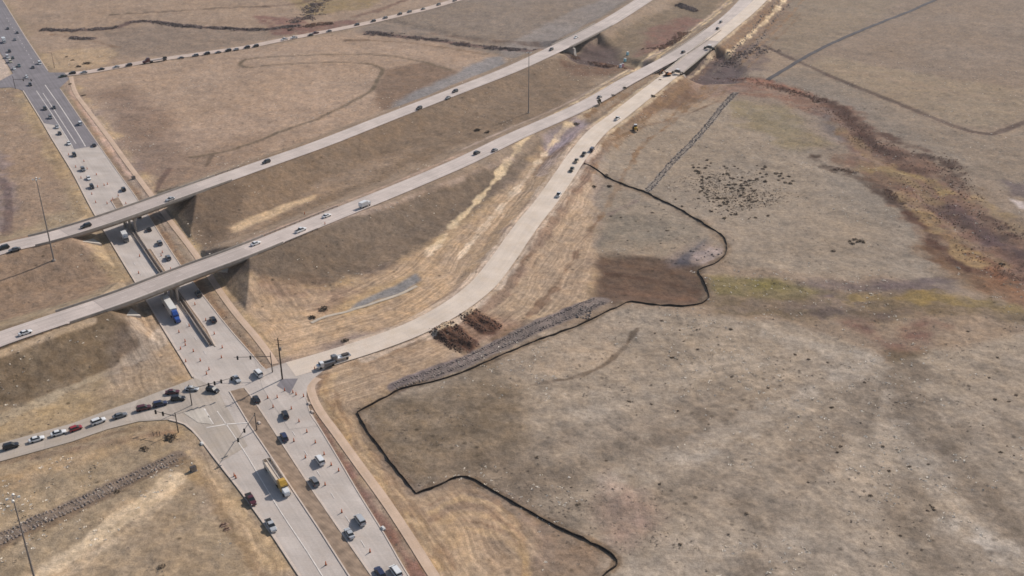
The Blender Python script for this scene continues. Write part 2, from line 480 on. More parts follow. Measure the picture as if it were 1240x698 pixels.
# two low spoil heaps and the cut beside the ramp, the borrow pit, are real relief
SOIL1 = [(525, 403), (542, 392), (560, 398), (568, 408), (575, 418), (571, 427), (562, 428), (545, 419), (533, 410)]
SOIL2 = [(560, 383), (571, 378), (588, 385), (604, 396), (598, 404), (586, 405), (571, 393)]
for px_, hh in ((SOIL1, 1.3), (SOIL2, 1.1)):
    m, w = region(px_, 2.0, 0.8, 4, 51)
    Zt[m] += w * hh * (0.55 + 0.8 * fbm(X[m] * 0.8 + Y[m] * 0.6, (Y[m] * 0.8 - X[m] * 0.6) * 0.25, 2.2, 52, 3))
m, w = region([(722, 306), (815, 316), (843, 322), (858, 350), (850, 367), (820, 370), (790, 368), (765, 365), (722, 362)], 3, 0.5, 8, 55)
Zt[m] -= w * 0.9

for px_, lo in (([(822, 94), (836, 84), (866, 64), (886, 70), (900, 84), (895, 99), (850, 101), (832, 99)], -2.6), ([(683, 70), (700, 60), (724, 48), (745, 58), (752, 76), (735, 82), (700, 76)], -2.2)):
    m, w = region(px_, 5, 1.0, 8, 56)
    Zt[m] = np.minimum(Zt[m], lo * w + Zt[m] * (1 - w))

def ground_z(x, y):
    """height of the ground sheet near x, y (world metres)"""
    r = int(np.clip(np.searchsorted(Yr, y), 1, nr_ - 1))
    t = (y - Yr[r - 1]) / (Yr[r] - Yr[r - 1])
    out = []
    for q in (r - 1, r):
        out.append(np.interp(x, GX[q], Zt.reshape(nr_, nc_)[q]))
    return float(out[0] * (1 - t) + out[1] * t)

# ------------------------------------------------------------------ soil and grass colours of the ground sheet
col = np.empty((X.size, 3)); col[:] = alb((145, 126, 108))
def blend(m, w, rgb):
    c = np.array(alb(rgb))
    col[m] = col[m] * (1 - w[:, None]) + c * w[:, None]
def paint(px, rgb, feather=5.0, warp=4.0, amt=1.0, nscale=14.0, seed=1, speck=0.0, sscale=5.0):
    m, w = region(px, feather, warp, nscale, seed)
    if not len(m): return
    w = w * amt
    if speck: w = w * np.clip(1 - speck + speck * 2 * sstep(-0.5, 0.5, fbm(X[m], Y[m], sscale, seed + 99, 4)), 0, 1)
    blend(m, np.clip(w, 0, 1), rgb)
def stroke(px, width, rgb, feather=1.0, amt=1.0, wob=0.0, seed=2, breakup=0.0, z=0.0):
    l = Line(line_px(px, z, 6.0))
    d, g, s, _ = l.dist(X, Y, width + feather + wob * 2 + 4)
    m = np.nonzero(np.isfinite(d))[0]
    if not len(m): return
    dd = d[m] + wob * fbm(X[m], Y[m], 6, seed, 3)
    w = sstep(width / 2 + feather, width / 2 - feather * 0.3, dd) * amt
    if breakup: w = w * (1 - breakup + breakup * sstep(-0.35, 0.35, fbm(X[m], Y[m], 9, seed + 5, 3)))
    blend(m, w, rgb)

# west of the street
paint([(-200, -60), (60, -60), (60, 20), (110, 140), (250, 330), (260, 420), (330, 470), (560, 740), (-200, 740)], (149, 131, 109), 8, 3, seed=11)
paint([(-200, 100), (20, 110), (55, 165), (95, 240), (30, 280), (-200, 330)], (148, 126, 107), 6, 5, seed=12)
paint([(20, 112), (40, 125), (75, 190), (118, 262), (100, 268), (70, 215), (35, 150)], (168, 144, 114), 3, 3, 0.85, seed=13)
paint([(-40, 165), (8, 190), (16, 240), (14, 280), (-40, 290)], (134, 119, 117), 3, 4, 0.7, seed=14, speck=0.5)
paint([(-200, 330), (0, 312), (80, 295), (130, 300), (150, 345), (90, 375), (0, 398), (-200, 450)], (142, 119, 99), 5, 4, seed=15)
paint([(95, 288), (125, 282), (160, 335), (140, 345), (115, 320)], (168, 144, 113), 3, 3, 0.8, seed=16)
paint([(-200, 440), (0, 424), (110, 390), (170, 385), (205, 410), (160, 440), (80, 480), (-200, 540)], (116, 98, 78), 6, 5, seed=17, speck=0.25)
paint([(-200, 560), (0, 515), (120, 460), (215, 415), (240, 458), (200, 470), (110, 503), (0, 534), (-200, 580)], (167, 143, 112), 6, 5, 0.9, seed=18)
paint([(150, 365), (196, 385), (236, 455), (215, 460), (175, 410)], (173, 146, 113), 3, 3, 0.8, seed=19, speck=0.3)
# south-west field
paint([(-200, 590), (0, 562), (110, 537), (200, 515), (245, 530), (300, 620), (355, 695), (400, 760), (-200, 760)], (155, 136, 113), 5, 3, seed=20)
paint([(215, 525), (240, 530), (300, 625), (350, 690), (330, 700), (285, 640), (235, 575)], (173, 147, 111), 3, 3, 0.8, seed=21)
paint([(-100, 770), (35, 700), (120, 640), (205, 580), (225, 590), (150, 650), (80, 710)], (181, 155, 127), 5, 4, 0.75, seed=22, speck=0.3)
paint([(0, 575), (120, 545), (210, 520), (215, 535), (110, 560), (0, 605)], (174, 146, 115), 4, 3, 0.6, seed=23, speck=0.4)
paint([(120, 640), (200, 600), (240, 640), (290, 700), (120, 700)], (152, 133, 112), 6, 5, 0.7, seed=24)
stroke([(40, 555), (110, 540), (205, 524)], 2.0, (120, 95, 81), 2.0, 0.6, 1.0, 25, 0.5)
# interchange north of the upper carriageway
paint([(75, 95), (200, 74), (330, 55), (470, 28), (560, 55), (610, 70), (560, 105), (380, 172), (215, 228), (190, 235)], (160, 137, 118), 6, 4, seed=30)
paint([(115, 115), (160, 105), (210, 140), (235, 185), (260, 200), (190, 232), (150, 180)], (133, 112, 97), 9, 7, 0.9, seed=31, nscale=22)
paint([(230, 190), (300, 160), (330, 165), (300, 200), (200, 236)], (140, 118, 100), 6, 5, 0.7, seed=32)
paint([(180, 170), (260, 140), (340, 115), (430, 105), (430, 130), (330, 165), (240, 185)], (167, 142, 122), 10, 9, 0.6, seed=33, speck=0.4)
paint([(465, 84), (520, 76), (555, 88), (530, 105), (470, 136), (455, 128), (450, 108)], (123, 102, 86), 3, 3, 0.9, seed=34)
paint([(470, 135), (480, 122), (540, 95), (590, 70), (608, 68), (612, 78), (560, 100), (490, 132)], (133, 128, 126), 3.5, 2.5, 0.9, seed=35)
paint([(430, 36), (500, 14), (560, -2), (780, -60), (790, -10), (690, 45), (610, 68), (540, 55), (450, 42)], (129, 115, 103), 6, 6, seed=36, speck=0.3)
paint([(600, 60), (680, 20), (750, -10), (775, -10), (720, 28), (670, 52), (620, 72)], (136, 126, 119), 3, 3, 0.85, seed=37)
# north of the side road
paint([(5, -60), (560, -60), (545, 0), (430, 30), (300, 55), (75, 88), (40, 55), (10, 5)], (152, 131, 113), 6, 5, seed=40)
paint([(110, 38), (200, 32), (310, 38), (380, 30), (440, 20), (420, 32), (300, 54), (200, 68), (130, 70), (140, 50)], (130, 114, 101), 5, 5, 0.85, seed=41, speck=0.3)
paint([(310, 20), (370, 20), (375, 30), (450, 22), (395, 40), (330, 44)], (118, 86, 79), 3, 4, 0.8, seed=42, speck=0.5)
paint([(350, 0), (420, -8), (470, -5), (440, 12), (370, 18)], (135, 117, 78), 4, 4, 0.6, seed=43, speck=0.4)
paint([(45, 70), (80, 60), (150, 58), (130, 78), (70, 88)], (173, 149, 121), 4, 4, 0.6, seed=44)
# reserve between the carriageways
paint([(215, 250), (300, 214), (400, 178), (530, 128), (630, 92), (690, 70), (720, 80), (740, 90), (660, 140), (560, 178), (430, 232), (300, 288), (240, 300)], (127, 108, 90), 4, 4, seed=50)
paint([(270, 285), (320, 262), (400, 215), (500, 180), (520, 182), (430, 222), (340, 262), (285, 290)], (154, 132, 112), 3, 4, 0.55, seed=51, speck=0.6)
paint([(276, 276), (300, 263), (340, 250), (380, 237), (378, 241), (330, 260), (285, 282)], (190, 164, 134), 1.6, 1.5, 0.95, seed=52)
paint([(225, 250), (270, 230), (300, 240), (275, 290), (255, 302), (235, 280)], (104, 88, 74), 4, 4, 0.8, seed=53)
paint([(680, 70), (720, 55), (790, 20), (860, -20), (890, -20), (850, 30), (800, 65), (740, 95)], (120, 104, 86), 4, 5, 0.95, seed=54, speck=0.2)
paint([(780, 40), (830, 20), (850, 25), (800, 62), (770, 70)], (124, 91, 81), 4, 4, 0.8, seed=55, speck=0.4)
paint([(680, 78), (760, 75), (780, 80), (740, 92), (690, 92)], (110, 83, 68), 3, 3, 0.75, seed=56, speck=0.4)
stroke([(560, 175), (620, 148), (690, 118), (760, 80), (820, 42), (880, 0)], 3.0, (188, 164, 149), 2.0, 0.75, 1.0, 57, 0.5, 5)
stroke([(300, 292), (400, 250), (480, 217), (560, 182)], 3.0, (186, 158, 141), 1.5, 0.7, 0.8, 58, 0.4, 6.5)
stroke([(330, 300), (400, 273), (480, 246), (560, 213), (620, 186)], 2.6, (182, 158, 141), 1.5, 0.8, 0.6, 59, 0.2, 5.5)
stroke([(-60, 452), (0, 429), (70, 403), (110, 390)], 3.0, (186, 161, 134), 1.2, 0.8, 0.6, 60, 0.2, 7.5)
stroke([(60, 380), (120, 358), (150, 345)], 3.0, (180, 153, 124), 1.5, 0.6, 0.8, 61, 0.4, 7)
# south slope of the lower carriageway
paint([(245, 300), (305, 312), (420, 282), (560, 225), (640, 188), (700, 152), (720, 150), (640, 200), (600, 240), (540, 282), (480, 322), (400, 348), (300, 350), (262, 325)], (118, 102, 87), 4, 4, seed=62, speck=0.15)
paint([(300, 315), (350, 305), (420, 310), (380, 345), (300, 348)], (105, 91, 78), 5, 5, 0.7, seed=63, speck=0.5)
# bare golden ground round the ramp
paint([(262, 335), (300, 348), (400, 348), (455, 328), (530, 296), (590, 248), (640, 200), (690, 160), (712, 160), (660, 235), (600, 305), (548, 362), (470, 398), (390, 424), (340, 438), (322, 425)], (178, 150, 116), 4, 4, seed=65, speck=0.18, sscale=7)
paint([(418, 378), (430, 367), (452, 356), (480, 346), (503, 333), (508, 340), (490, 352), (465, 363), (440, 373)], (131, 127, 125), 1.4, 1.0, 0.97, seed=66)
paint([(310, 345), (400, 340), (430, 352), (395, 376), (350, 372), (310, 365)], (130, 106, 87), 5, 6, 0.6, seed=67, speck=0.6)
paint([(380, 462), (392, 448), (440, 428), (520, 400), (600, 345), (650, 292), (690, 232), (715, 205), (722, 260), (718, 310), (722, 362), (690, 375), (640, 392), (560, 432), (482, 466), (433, 500), (445, 523), (503, 598), (565, 580), (620, 607), (648, 650), (640, 730), (545, 730), (470, 605), (400, 510)], (174, 148, 116), 4, 3, seed=68, speck=0.15, sscale=7)
paint([(440, 430), (530, 405), (560, 430), (480, 462), (440, 480)], (163, 137, 108), 6, 5, 0.6, seed=69, speck=0.4)
paint([(560, 380), (620, 340), (660, 330), (640, 385), (600, 400)], (167, 141, 110), 6, 5, 0.7, seed=70, speck=0.3)
paint([(640, 300), (690, 235), (715, 212), (722, 300), (716, 355), (660, 370), (630, 340)], (168, 143, 114), 6, 4, 0.6, seed=71, speck=0.4)
paint([(540, 600), (590, 590), (640, 650), (630, 700), (560, 690)], (161, 135, 106), 7, 6, 0.65, seed=72, speck=0.4)
paint([(520, 640), (560, 640), (600, 720), (560, 730)], (190, 160, 121), 5, 5, 0.6, seed=73, speck=0.5)
paint([(300, 395), (340, 385), (360, 400), (345, 432), (318, 415)], (190, 158, 121), 4, 4, 0.6, seed=74, speck=0.4)
# soil cuts
paint([(518, 405), (556, 374), (612, 384), (634, 395), (600, 412), (562, 432)], (137, 107, 85), 4, 3, 0.75, seed=75)
paint([(522, 404), (540, 391), (562, 398), (572, 408), (580, 420), (572, 429), (560, 428), (543, 420), (530, 411)], (92, 66, 53), 1.2, 0.9, 0.97, 4, 51)
paint([(556, 384), (571, 377), (590, 384), (608, 396), (600, 406), (584, 407), (568, 396)], (96, 68, 54), 1.2, 0.9, 0.97, 4, 51)
stroke([(430, 442), (470, 428), (515, 410)], 3.2, (100, 77, 60), 1.5, 0.6, 1.0, 76, 0.6)
paint([(690, 214), (722, 160), (745, 150), (738, 165), (714, 205)], (114, 84, 75), 2, 1.0, 0.9, seed=77)
# strips along the street: red-brown ditch, pink and golden verge
for rows, rgb, a in (([(78, 104), (93, 122), (186, 262), (240, 335), (300, 420), (326, 452), (318, 446), (286, 405), (222, 325), (170, 245), (120, 172)], (149, 119, 94), 0.8),
                     ([(375, 480), (392, 515), (440, 590), (518, 700), (550, 745), (530, 745), (490, 690), (412, 560), (381, 508)], (131, 99, 87), 0.9)):
    paint(rows, rgb, 1.6, 1.2, a, 6, 80, 0.25)
paint([(84, 104), (92, 112), (132, 172), (160, 215), (152, 212), (120, 165), (86, 115)], (194, 162, 135), 1.5, 1.2, 0.85, seed=81, speck=0.3)
paint([(92, 103), (108, 125), (140, 165), (200, 240), (245, 305), (255, 330), (240, 306), (186, 236), (130, 160)], (183, 156, 121), 3, 2.5, 0.85, seed=82, speck=0.3)
paint([(205, 262), (250, 315), (300, 380), (340, 430), (330, 430), (270, 350), (215, 285)], (180, 153, 116), 2, 2, 0.8, seed=83, speck=0.3)
paint([(387, 470), (405, 475), (440, 530), (500, 615), (550, 700), (530, 700), (470, 605), (400, 505)], (186, 157, 122), 3, 2, 0.75, seed=84, speck=0.3)
# borrow pit, pond and wet ground
paint([(722, 306), (815, 316), (843, 322), (858, 350), (850, 367), (820, 370), (790, 368), (765, 366), (745, 374), (716, 362)], (95, 77, 65), 3.0, 2.6, 0.97, seed=85)
paint([(730, 340), (800, 345), (850, 350), (840, 366), (760, 364)], (103, 82, 69), 4, 3, 0.6, seed=86)
paint([(815, 319), (828, 306), (856, 288), (850, 298), (838, 311), (835, 320)], (68, 70, 74), 1.2, 0.6, 0.95, seed=87)
paint([(805, 312), (830, 300), (855, 285), (862, 292), (840, 320), (812, 322)], (114, 105, 109), 3, 2, 0.5, seed=88)
paint([(838, 306), (870, 296), (876, 310), (860, 322), (840, 320)], (158, 143, 139), 2, 2, 0.7, seed=89, speck=0.6)
paint([(722, 215), (783, 236), (850, 275), (878, 298), (850, 290), (812, 316), (724, 304)], (139, 126, 111), 5, 4, 0.8, seed=90, speck=0.3)
paint([(725, 262), (800, 262), (840, 285), (800, 300), (730, 295)], (124, 114, 101), 8, 7, 0.7, seed=91, speck=0.4)
# east of the ramp
paint([(745, 150), (830, 118), (900, 120), (960, 150), (1000, 200), (1100, 240), (1180, 300), (1150, 340), (960, 335), (890, 320), (880, 290), (850, 270), (780, 232), (722, 205)], (146, 131, 115), 6, 5, 0.9, seed=92)
paint([(880, 120), (950, 130), (1000, 175), (960, 180), (900, 150)], (135, 119, 88), 6, 6, 0.75, seed=93, speck=0.3)
paint([(870, 95), (905, 92), (960, 105), (1010, 125), (1000, 145), (940, 120), (880, 112)], (133, 94, 74), 4, 4, 0.8, seed=94, speck=0.5)
paint([(985, 130), (1030, 130), (1060, 180), (1010, 170)], (106, 95, 93), 5, 4, 0.75, seed=95)
paint([(930, 96), (975, 78), (1060, 118), (1180, 164), (1240, 158), (1300, 160), (1300, 260), (1150, 200), (1060, 150), (1000, 118)], (133, 119, 105), 5, 5, 0.9, seed=96, speck=0.25)
paint([(1005, 130), (1060, 165), (1120, 200), (1170, 250), (1260, 320), (1260, 350), (1200, 345), (1140, 290), (1080, 225), (1030, 200), (1030, 165)], (120, 88, 77), 5, 6, 0.85, seed=97, speck=0.4, sscale=9)
paint([(1040, 195), (1100, 205), (1120, 230), (1070, 225)], (134, 113, 80), 4, 4, 0.8, seed=98, speck=0.3)
paint([(1115, 270), (1180, 300), (1240, 345), (1250, 380), (1180, 360), (1130, 320)], (131, 105, 79), 6, 6, 0.75, seed=99, speck=0.4)
paint([(1180, 230), (1245, 270), (1260, 330), (1200, 290)], (130, 107, 83), 6, 6, 0.7, seed=100, speck=0.5)
paint([(1145, 225), (1200, 280), (1240, 300), (1240, 312), (1180, 285)], (84, 69, 73), 4, 4, 0.7, seed=101, speck=0.5)
paint([(1214, 220), (1250, 225), (1250, 245), (1222, 238)], (86, 75, 79), 3, 3, 0.7, seed=102)
paint([(1221, 240), (1240, 245), (1248, 256), (1232, 252)], (208, 191, 183), 1.5, 1.2, 0.9, seed=103)
paint([(860, 335), (905, 334), (960, 345), (1000, 356), (960, 366), (868, 358), (858, 350)], (119, 107, 74), 3, 3, 0.9, seed=104, speck=0.15)
paint([(910, 340), (950, 345), (955, 352), (915, 350)], (129, 117, 74), 3, 2, 0.7, seed=105)
paint([(860, 360), (960, 362), (1040, 355), (1120, 350), (1240, 372), (1240, 392), (1120, 385), (1040, 395), (960, 388), (870, 382)], (113, 97, 76), 5, 5, 0.85, seed=106, speck=0.3)
paint([(970, 345), (1060, 340), (1150, 335), (1150, 350), (1050, 356)], (106, 93, 91), 5, 5, 0.7, seed=107, speck=0.3)
paint([(1020, 392), (1060, 388), (1075, 410), (1120, 390), (1128, 395), (1110, 425), (1095, 432), (1060, 420)], (110, 80, 71), 5, 5, 0.8, seed=108, speck=0.4)
paint([(1080, 430), (1125, 430), (1120, 455), (1095, 458)], (110, 97, 76), 5, 4, 0.7, seed=109)
paint([(1144, 467), (1162, 467), (1163, 480), (1146, 481)], (137, 118, 75), 2, 2, 0.8, seed=110)
# large pale field
paint([(433, 500), (482, 474), (560, 440), (700, 392), (760, 372), (870, 384), (960, 392), (1080, 440), (1260, 400), (1400, 500), (1400, 800), (700, 800), (745, 690), (740, 672), (620, 607), (565, 580), (503, 598)], (153, 138, 122), 3, 2, 0.95, seed=111)
paint([(436, 500), (500, 470), (590, 440), (640, 465), (620, 520), (570, 570), (505, 594)], (118, 102, 84), 7, 7, 0.85, nscale=22, seed=112, speck=0.2)
paint([(600, 420), (690, 395), (750, 385), (750, 430), (680, 455), (630, 460)], (159, 140, 121), 6, 6, 0.7, seed=113, speck=0.5)
paint([(500, 575), (560, 545), (640, 560), (640, 620), (570, 580)], (126, 109, 92), 8, 6, 0.6, seed=114, speck=0.3)
paint([(620, 610), (740, 675), (735, 700), (640, 700), (645, 650)], (142, 120, 101), 4, 4, 0.85, seed=115, speck=0.3)
paint([(740, 590), (780, 595), (790, 640), (760, 650), (735, 620)], (168, 139, 127), 7, 6, 0.6, seed=116)
# broad drainage swales over the pale field
for pts, a, rgb, w_ in (([(1040, 440), (960, 480), (860, 520), (700, 560), (600, 610)], 0.75, (123, 109, 95), 7), ([(1060, 470), (1000, 540), (940, 620), (920, 700)], 0.65, (125, 111, 97), 9),
                    ([(1100, 450), (1105, 520), (1140, 560), (1200, 620), (1260, 660)], 0.8, (121, 107, 93), 11), ([(1052, 436), (1010, 455), (930, 500), (820, 555), (740, 585)], 0.7, (174, 160, 145), 4.5),
                    ([(1090, 520), (1150, 600), (1190, 650), (1240, 690)], 0.65, (174, 160, 145), 4), ([(900, 430), (800, 470), (720, 500)], 0.5, (170, 156, 141), 8), ([(880, 480), (780, 520), (690, 535), (620, 560)], 0.6, (127, 113, 99), 6),
                    ([(1150, 640), (1180, 655), (1200, 665)], 0.95, (194, 180, 165), 1.2), ([(1090, 600), (1130, 650), (1150, 695)], 0.6, (125, 111, 97), 8), ([(700, 640), (800, 610), (900, 590)], 0.5, (129, 115, 101), 12),
                    ([(760, 690), (860, 660), (980, 650)], 0.5, (166, 152, 137), 8), ([(1240, 530), (1180, 520), (1120, 530)], 0.6, (127, 113, 99), 10), ([(930, 400), (1010, 425), (1050, 434)], 0.7, (172, 158, 143), 5)):
    stroke(pts, w_, rgb, 5, a, 5, 117, 0.35)
# top right fields
paint([(960, -60), (1500, -60), (1500, 160), (1240, 148), (1190, 162), (1105, 132), (1030, 102), (968, 74), (930, 58), (900, 60), (925, 10)], (133, 116, 101), 6, 5, seed=120)
paint([(975, 80), (1000, 68), (1150, 95), (1240, 110), (1240, 145), (1190, 160), (1100, 130)], (143, 126, 106), 5, 4, 0.85, seed=121, speck=0.3)
paint([(930, 10), (1000, -20), (1110, -10), (1040, 36), (968, 72), (932, 56), (950, 30)], (134, 118, 100), 6, 5, 0.9, seed=122, speck=0.3)
paint([(930, 0), (960, -10), (955, 20), (930, 40), (885, 75), (870, 70), (905, 35)], (126, 103, 86), 4, 5, 0.85, seed=123, speck=0.5)
paint([(880, 60), (925, 50), (930, 85), (890, 92)], (98, 83, 81), 5, 4, 0.7, seed=124, speck=0.4)
paint([(795, 108), (830, 104), (855, 118), (820, 132), (770, 150), (775, 135)], (108, 83, 66), 3, 2, 0.9, seed=125, speck=0.2)
paint([(830, 95), (865, 95), (905, 108), (870, 125), (845, 118)], (142, 116, 101), 4, 4, 0.8, seed=126, speck=0.4)
stroke([(740, 180), (760, 165), (800, 143), (850, 127), (885, 115)], 5.0, (158, 137, 116), 2, 0.8, 1.5, 127, 0.2)
stroke([(742, 176), (770, 160), (800, 148), (850, 131), (870, 122)], 1.2, (106, 83, 66), 0.8, 0.8, 0.5, 128, 0.4)
stroke([(708, 162), (690, 172), (670, 195), (655, 215)], 6.0, (170, 149, 132), 2, 0.8, 1.5, 129, 0.3)
paint([(660, 172), (700, 150), (712, 155), (690, 178), (662, 190)], (148, 134, 133), 3, 2, 0.8, seed=130)
stroke([(690, 180), (660, 198), (645, 212)], 3.5, (106, 83, 64), 2, 0.6, 1, 131, 0.3)
# ditches, tracks and mown lines
DK = (92, 78, 66)
stroke([(52, 36), (100, 37), (140, 34), (162, 27), (187, 27), (225, 32), (309, 36.5), (360, 32)], 6, (82, 63, 63), 2.5, 0.92, 1.5, 140, 0.15)
stroke([(90, 47), (112, 48)], 5, (82, 63, 61), 2, 0.85, 1, 141)
stroke([(60, 42), (85, 45), (110, 50), (140, 58)], 3, (114, 91, 72), 2, 0.7, 2, 142, 0.5)
stroke([(135, 18.5), (200, 15), (260, 11), (309, 8.5), (325, 9)], 3.5, DK, 1.8, 0.8, 0.8, 143, 0.2)
stroke([(310, 9), (345, 6), (370, 2), (380, -8)], 5, (88, 71, 63), 2.5, 0.7, 2, 144, 0.3)
stroke([(430, 20), (455, 14), (480, 4), (510, -10)], 5, (98, 69, 60), 2.5, 0.7, 2, 145, 0.3)
TRK = (106, 92, 76)
stroke([(310, 71), (297, 73), (291, 77), (293, 80.5), (302, 81.8), (330, 79.6), (380, 75.8), (431, 75.8), (450, 78), (460, 81.5), (463, 86), (458, 95), (450, 110), (430, 122), (385, 145), (335, 162), (310, 172), (270, 184), (232, 190)], 2.0, TRK, 1.4, 0.9, 0.4, 146, 0.15)
stroke([(310, 71), (355, 68), (400, 65.5), (431, 65.2), (475, 68.5), (513, 76), (545, 85)], 2.4, TRK, 1.6, 0.85, 0.5, 147, 0.2)
stroke([(443, 49), (485, 52), (551, 60.5), (589, 66)], 2.2, (120, 99, 78), 1.5, 0.7, 0.5, 148, 0.3)
stroke([(420, 49), (442, 48.5)], 4.5, (102, 83, 66), 2.5, 0.8, 1, 149)
stroke([(444, 39), (494, 45.5), (526, 49.5), (563, 54.5), (612, 60), (660, 64)], 6, (98, 75, 71), 2.5, 0.85, 1.5, 150, 0.25)
stroke([(520, 40), (560, 45), (600, 50), (650, 52)], 4, (108, 87, 74), 3, 0.6, 2.5, 151, 0.5)
stroke([(205, 205), (193, 222), (190, 232)], 2.0, (100, 81, 73), 1.5, 0.8, 0.4, 152)
stroke([(250, 200), (256, 188)], 1.8, DK, 1.2, 0.7, 0.5, 153)
stroke([(925, 56), (967, 75), (1030, 102.5), (1065, 116), (1105, 132.5), (1147, 150), (1180, 161), (1200, 164), (1217, 158), (1250, 146)], 3.6, (78, 63, 59), 1.5, 0.85, 0.5, 154, 0.15)
for k in range(9):
    q = 6 + k * 5.2
    stroke([(1000 + k * 6, 98 - q * 0.1 + k * 1.2 - 14), (1090 + k * 7, 116 + k * 1.5 - 18), (1180 + k * 7, 146 + k * 0.6 - 25)], 1.5, (128, 112, 94) if k % 2 else (158, 137, 117), 1.6, 0.5, 0.8, 155 + k, 0.5)
stroke([(643, 467), (687, 460), (720, 450), (740, 436), (756, 420), (772, 398)], 1.1, (106, 91, 77), 0.8, 0.9, 0.9, 170, 0.35)
stroke([(770, 244), (752, 253), (737, 260)], 2.0, (124, 107, 99), 1.5, 0.6, 0.6, 171, 0.3)
stroke([(250, 330), (262, 342), (280, 355)], 2, (194, 164, 127), 1.5, 0.6, 0.8, 172)
stroke([(-10, 212), (6, 224), (11, 250), (8, 285)], 3, (102, 85, 81), 1.5, 0.7, 0.8, 173, 0.3)

def stroke_line(l, width, rgb, feather=1.0, amt=1.0, wob=0.0, seed=2, breakup=0.0, bscale=9):
    d, g, s_, _ = l.dist(X, Y, width + feather + wob * 2 + 4)
    m = np.nonzero(np.isfinite(d))[0]
    if not len(m): return
    w = sstep(width / 2 + feather, width / 2 - feather * .3, d[m] + wob * fbm(X[m], Y[m], 6, seed, 3)) * amt
    if breakup: w = w * (1 - breakup + breakup * sstep(-.3, .3, fbm(X[m], Y[m], bscale, seed + 5, 3)))
    blend(m, w, rgb)
def offset_line(l, o):
    p = l.p.copy(); p[:, :2] += l.n * o
    return Line(p)
# graded banks and wheel tracks of the earthworks, following the ramp and the verge
ramp_mid = RP.clip(6, RP.s[-1] * .62, 5)
rr_ = random.Random(3)
for o in [-34, -29, -25, -21, -17.5, -14, -11, -8.5, 8.5, 11, 14, 18, 23, 27, 32, 38]:
    a0 = rr_.uniform(0, ramp_mid.s[-1] * .55); a1 = a0 + rr_.uniform(.3, .6) * ramp_mid.s[-1]
    stroke_line(offset_line(ramp_mid.clip(a0, min(a1, ramp_mid.s[-1]), 5), o + rr_.uniform(-1, 1)), rr_.uniform(.9, 3.0), rr_.choice([(218, 192, 156), (212, 184, 146), (130, 104, 80), (140, 113, 88)]), 1.0, .9, 1.6, int(o) + 300, .55)
for k in range(7):
    q = k * 2.6
    stroke([(392 + q, 456 - q * .3), (390 + q, 472), (398 + q, 500), (420 + q * 1.3, 536), (455 + q * 1.6, 590), (490 + q * 2, 640), (520 + q * 2, 690)], rr_.uniform(.7, 1.8), (198, 166, 122) if k % 2 else (140, 112, 84), .8, .65, 1.0, 400 + k, .4)
for k in range(6):
    q = k * 9
    stroke([(520 + q * .3, 612 + q * .9), (560, 594 + q), (600 + q * .1, 606 + q), (628 + q * .1, 640 + q * .7), (636, 690 + q * .2)], rr_.uniform(.7, 1.5), (196, 164, 120) if k % 2 else (138, 110, 84), .8, .55, 1.2, 420 + k, .45)
# the creek: branching rust and ochre bands with wet dark stretches
for pts, w_, rgb, a_ in (([(990, 124), (1022, 140), (1045, 165), (1075, 185), (1110, 200), (1150, 235), (1195, 280), (1260, 335)], 20, (126, 96, 78), .85), ([(1028, 195), (1060, 212), (1095, 238), (1120, 268), (1150, 300), (1200, 335), (1260, 370)], 14, (130, 99, 78), .8),
                         ([(1010, 128), (1032, 146), (1056, 176), (1085, 190)], 5, (84, 58, 48), .95), ([(990, 118), (1020, 134), (1034, 152)], 4, (90, 62, 50), .95), ([(1060, 184), (1100, 188), (1140, 196), (1160, 222)], 5, (80, 60, 52), .95),
                         ([(985, 192), (1002, 203), (1026, 208)], 4, (76, 58, 48), .95), ([(1030, 212), (1060, 226), (1090, 248), (1102, 258)], 4.5, (78, 58, 48), .95), ([(1104, 258), (1122, 276), (1140, 300), (1160, 318), (1190, 330)], 6, (88, 60, 48), .95),
                         ([(1040, 205), (1075, 208), (1105, 222), (1135, 250)], 4, (132, 109, 79), .75), ([(1120, 262), (1150, 280), (1180, 300), (1215, 318)], 5, (131, 107, 78), .75), ([(1170, 270), (1205, 285), (1240, 306), (1270, 320)], 5, (82, 64, 58), .9),
                         ([(1165, 300), (1190, 318), (1230, 350)], 5, (144, 96, 66), .8), ([(1040, 152), (1062, 158), (1090, 172), (1128, 186)], 3.5, (88, 64, 54), .9), ([(1076, 196), (1092, 204), (1118, 206), (1140, 214)], 2.5, (92, 66, 54), .9), ([(1130, 250), (1160, 262), (1190, 262), (1225, 284)], 3, (86, 64, 56), .9), ([(1145, 296), (1180, 306), (1215, 330), (1250, 342)], 3, (88, 62, 52), .9), ([(1120, 290), (1128, 306), (1150, 322)], 3, (90, 62, 50), .9), ([(1185, 240), (1225, 270), (1260, 290)], 5, (160, 134, 98), .7), ([(1195, 345), (1240, 362), (1280, 380)], 8, (140, 102, 74), .7), ([(880, 93), (905, 94), (935, 101), (975, 112)], 6, (142, 92, 70), .85), ([(940, 104), (980, 116), (1010, 126)], 3, (84, 60, 50), .95)):
    stroke(pts, w_, rgb, 3.5, a_, 4.0, 440 + int(pts[0][0]) % 37, 0.4)
paint([(-60, 60), (0, 58), (10, 78), (15, 92), (8, 98), (-60, 100)], (184, 165, 150), 2, 1, 0.95, seed=190)
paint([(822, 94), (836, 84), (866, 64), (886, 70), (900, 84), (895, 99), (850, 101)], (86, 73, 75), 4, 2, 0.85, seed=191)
paint([(683, 70), (700, 60), (724, 48), (745, 58), (752, 76), (735, 82), (700, 76)], (86, 71, 69), 4, 2, 0.85, seed=192)
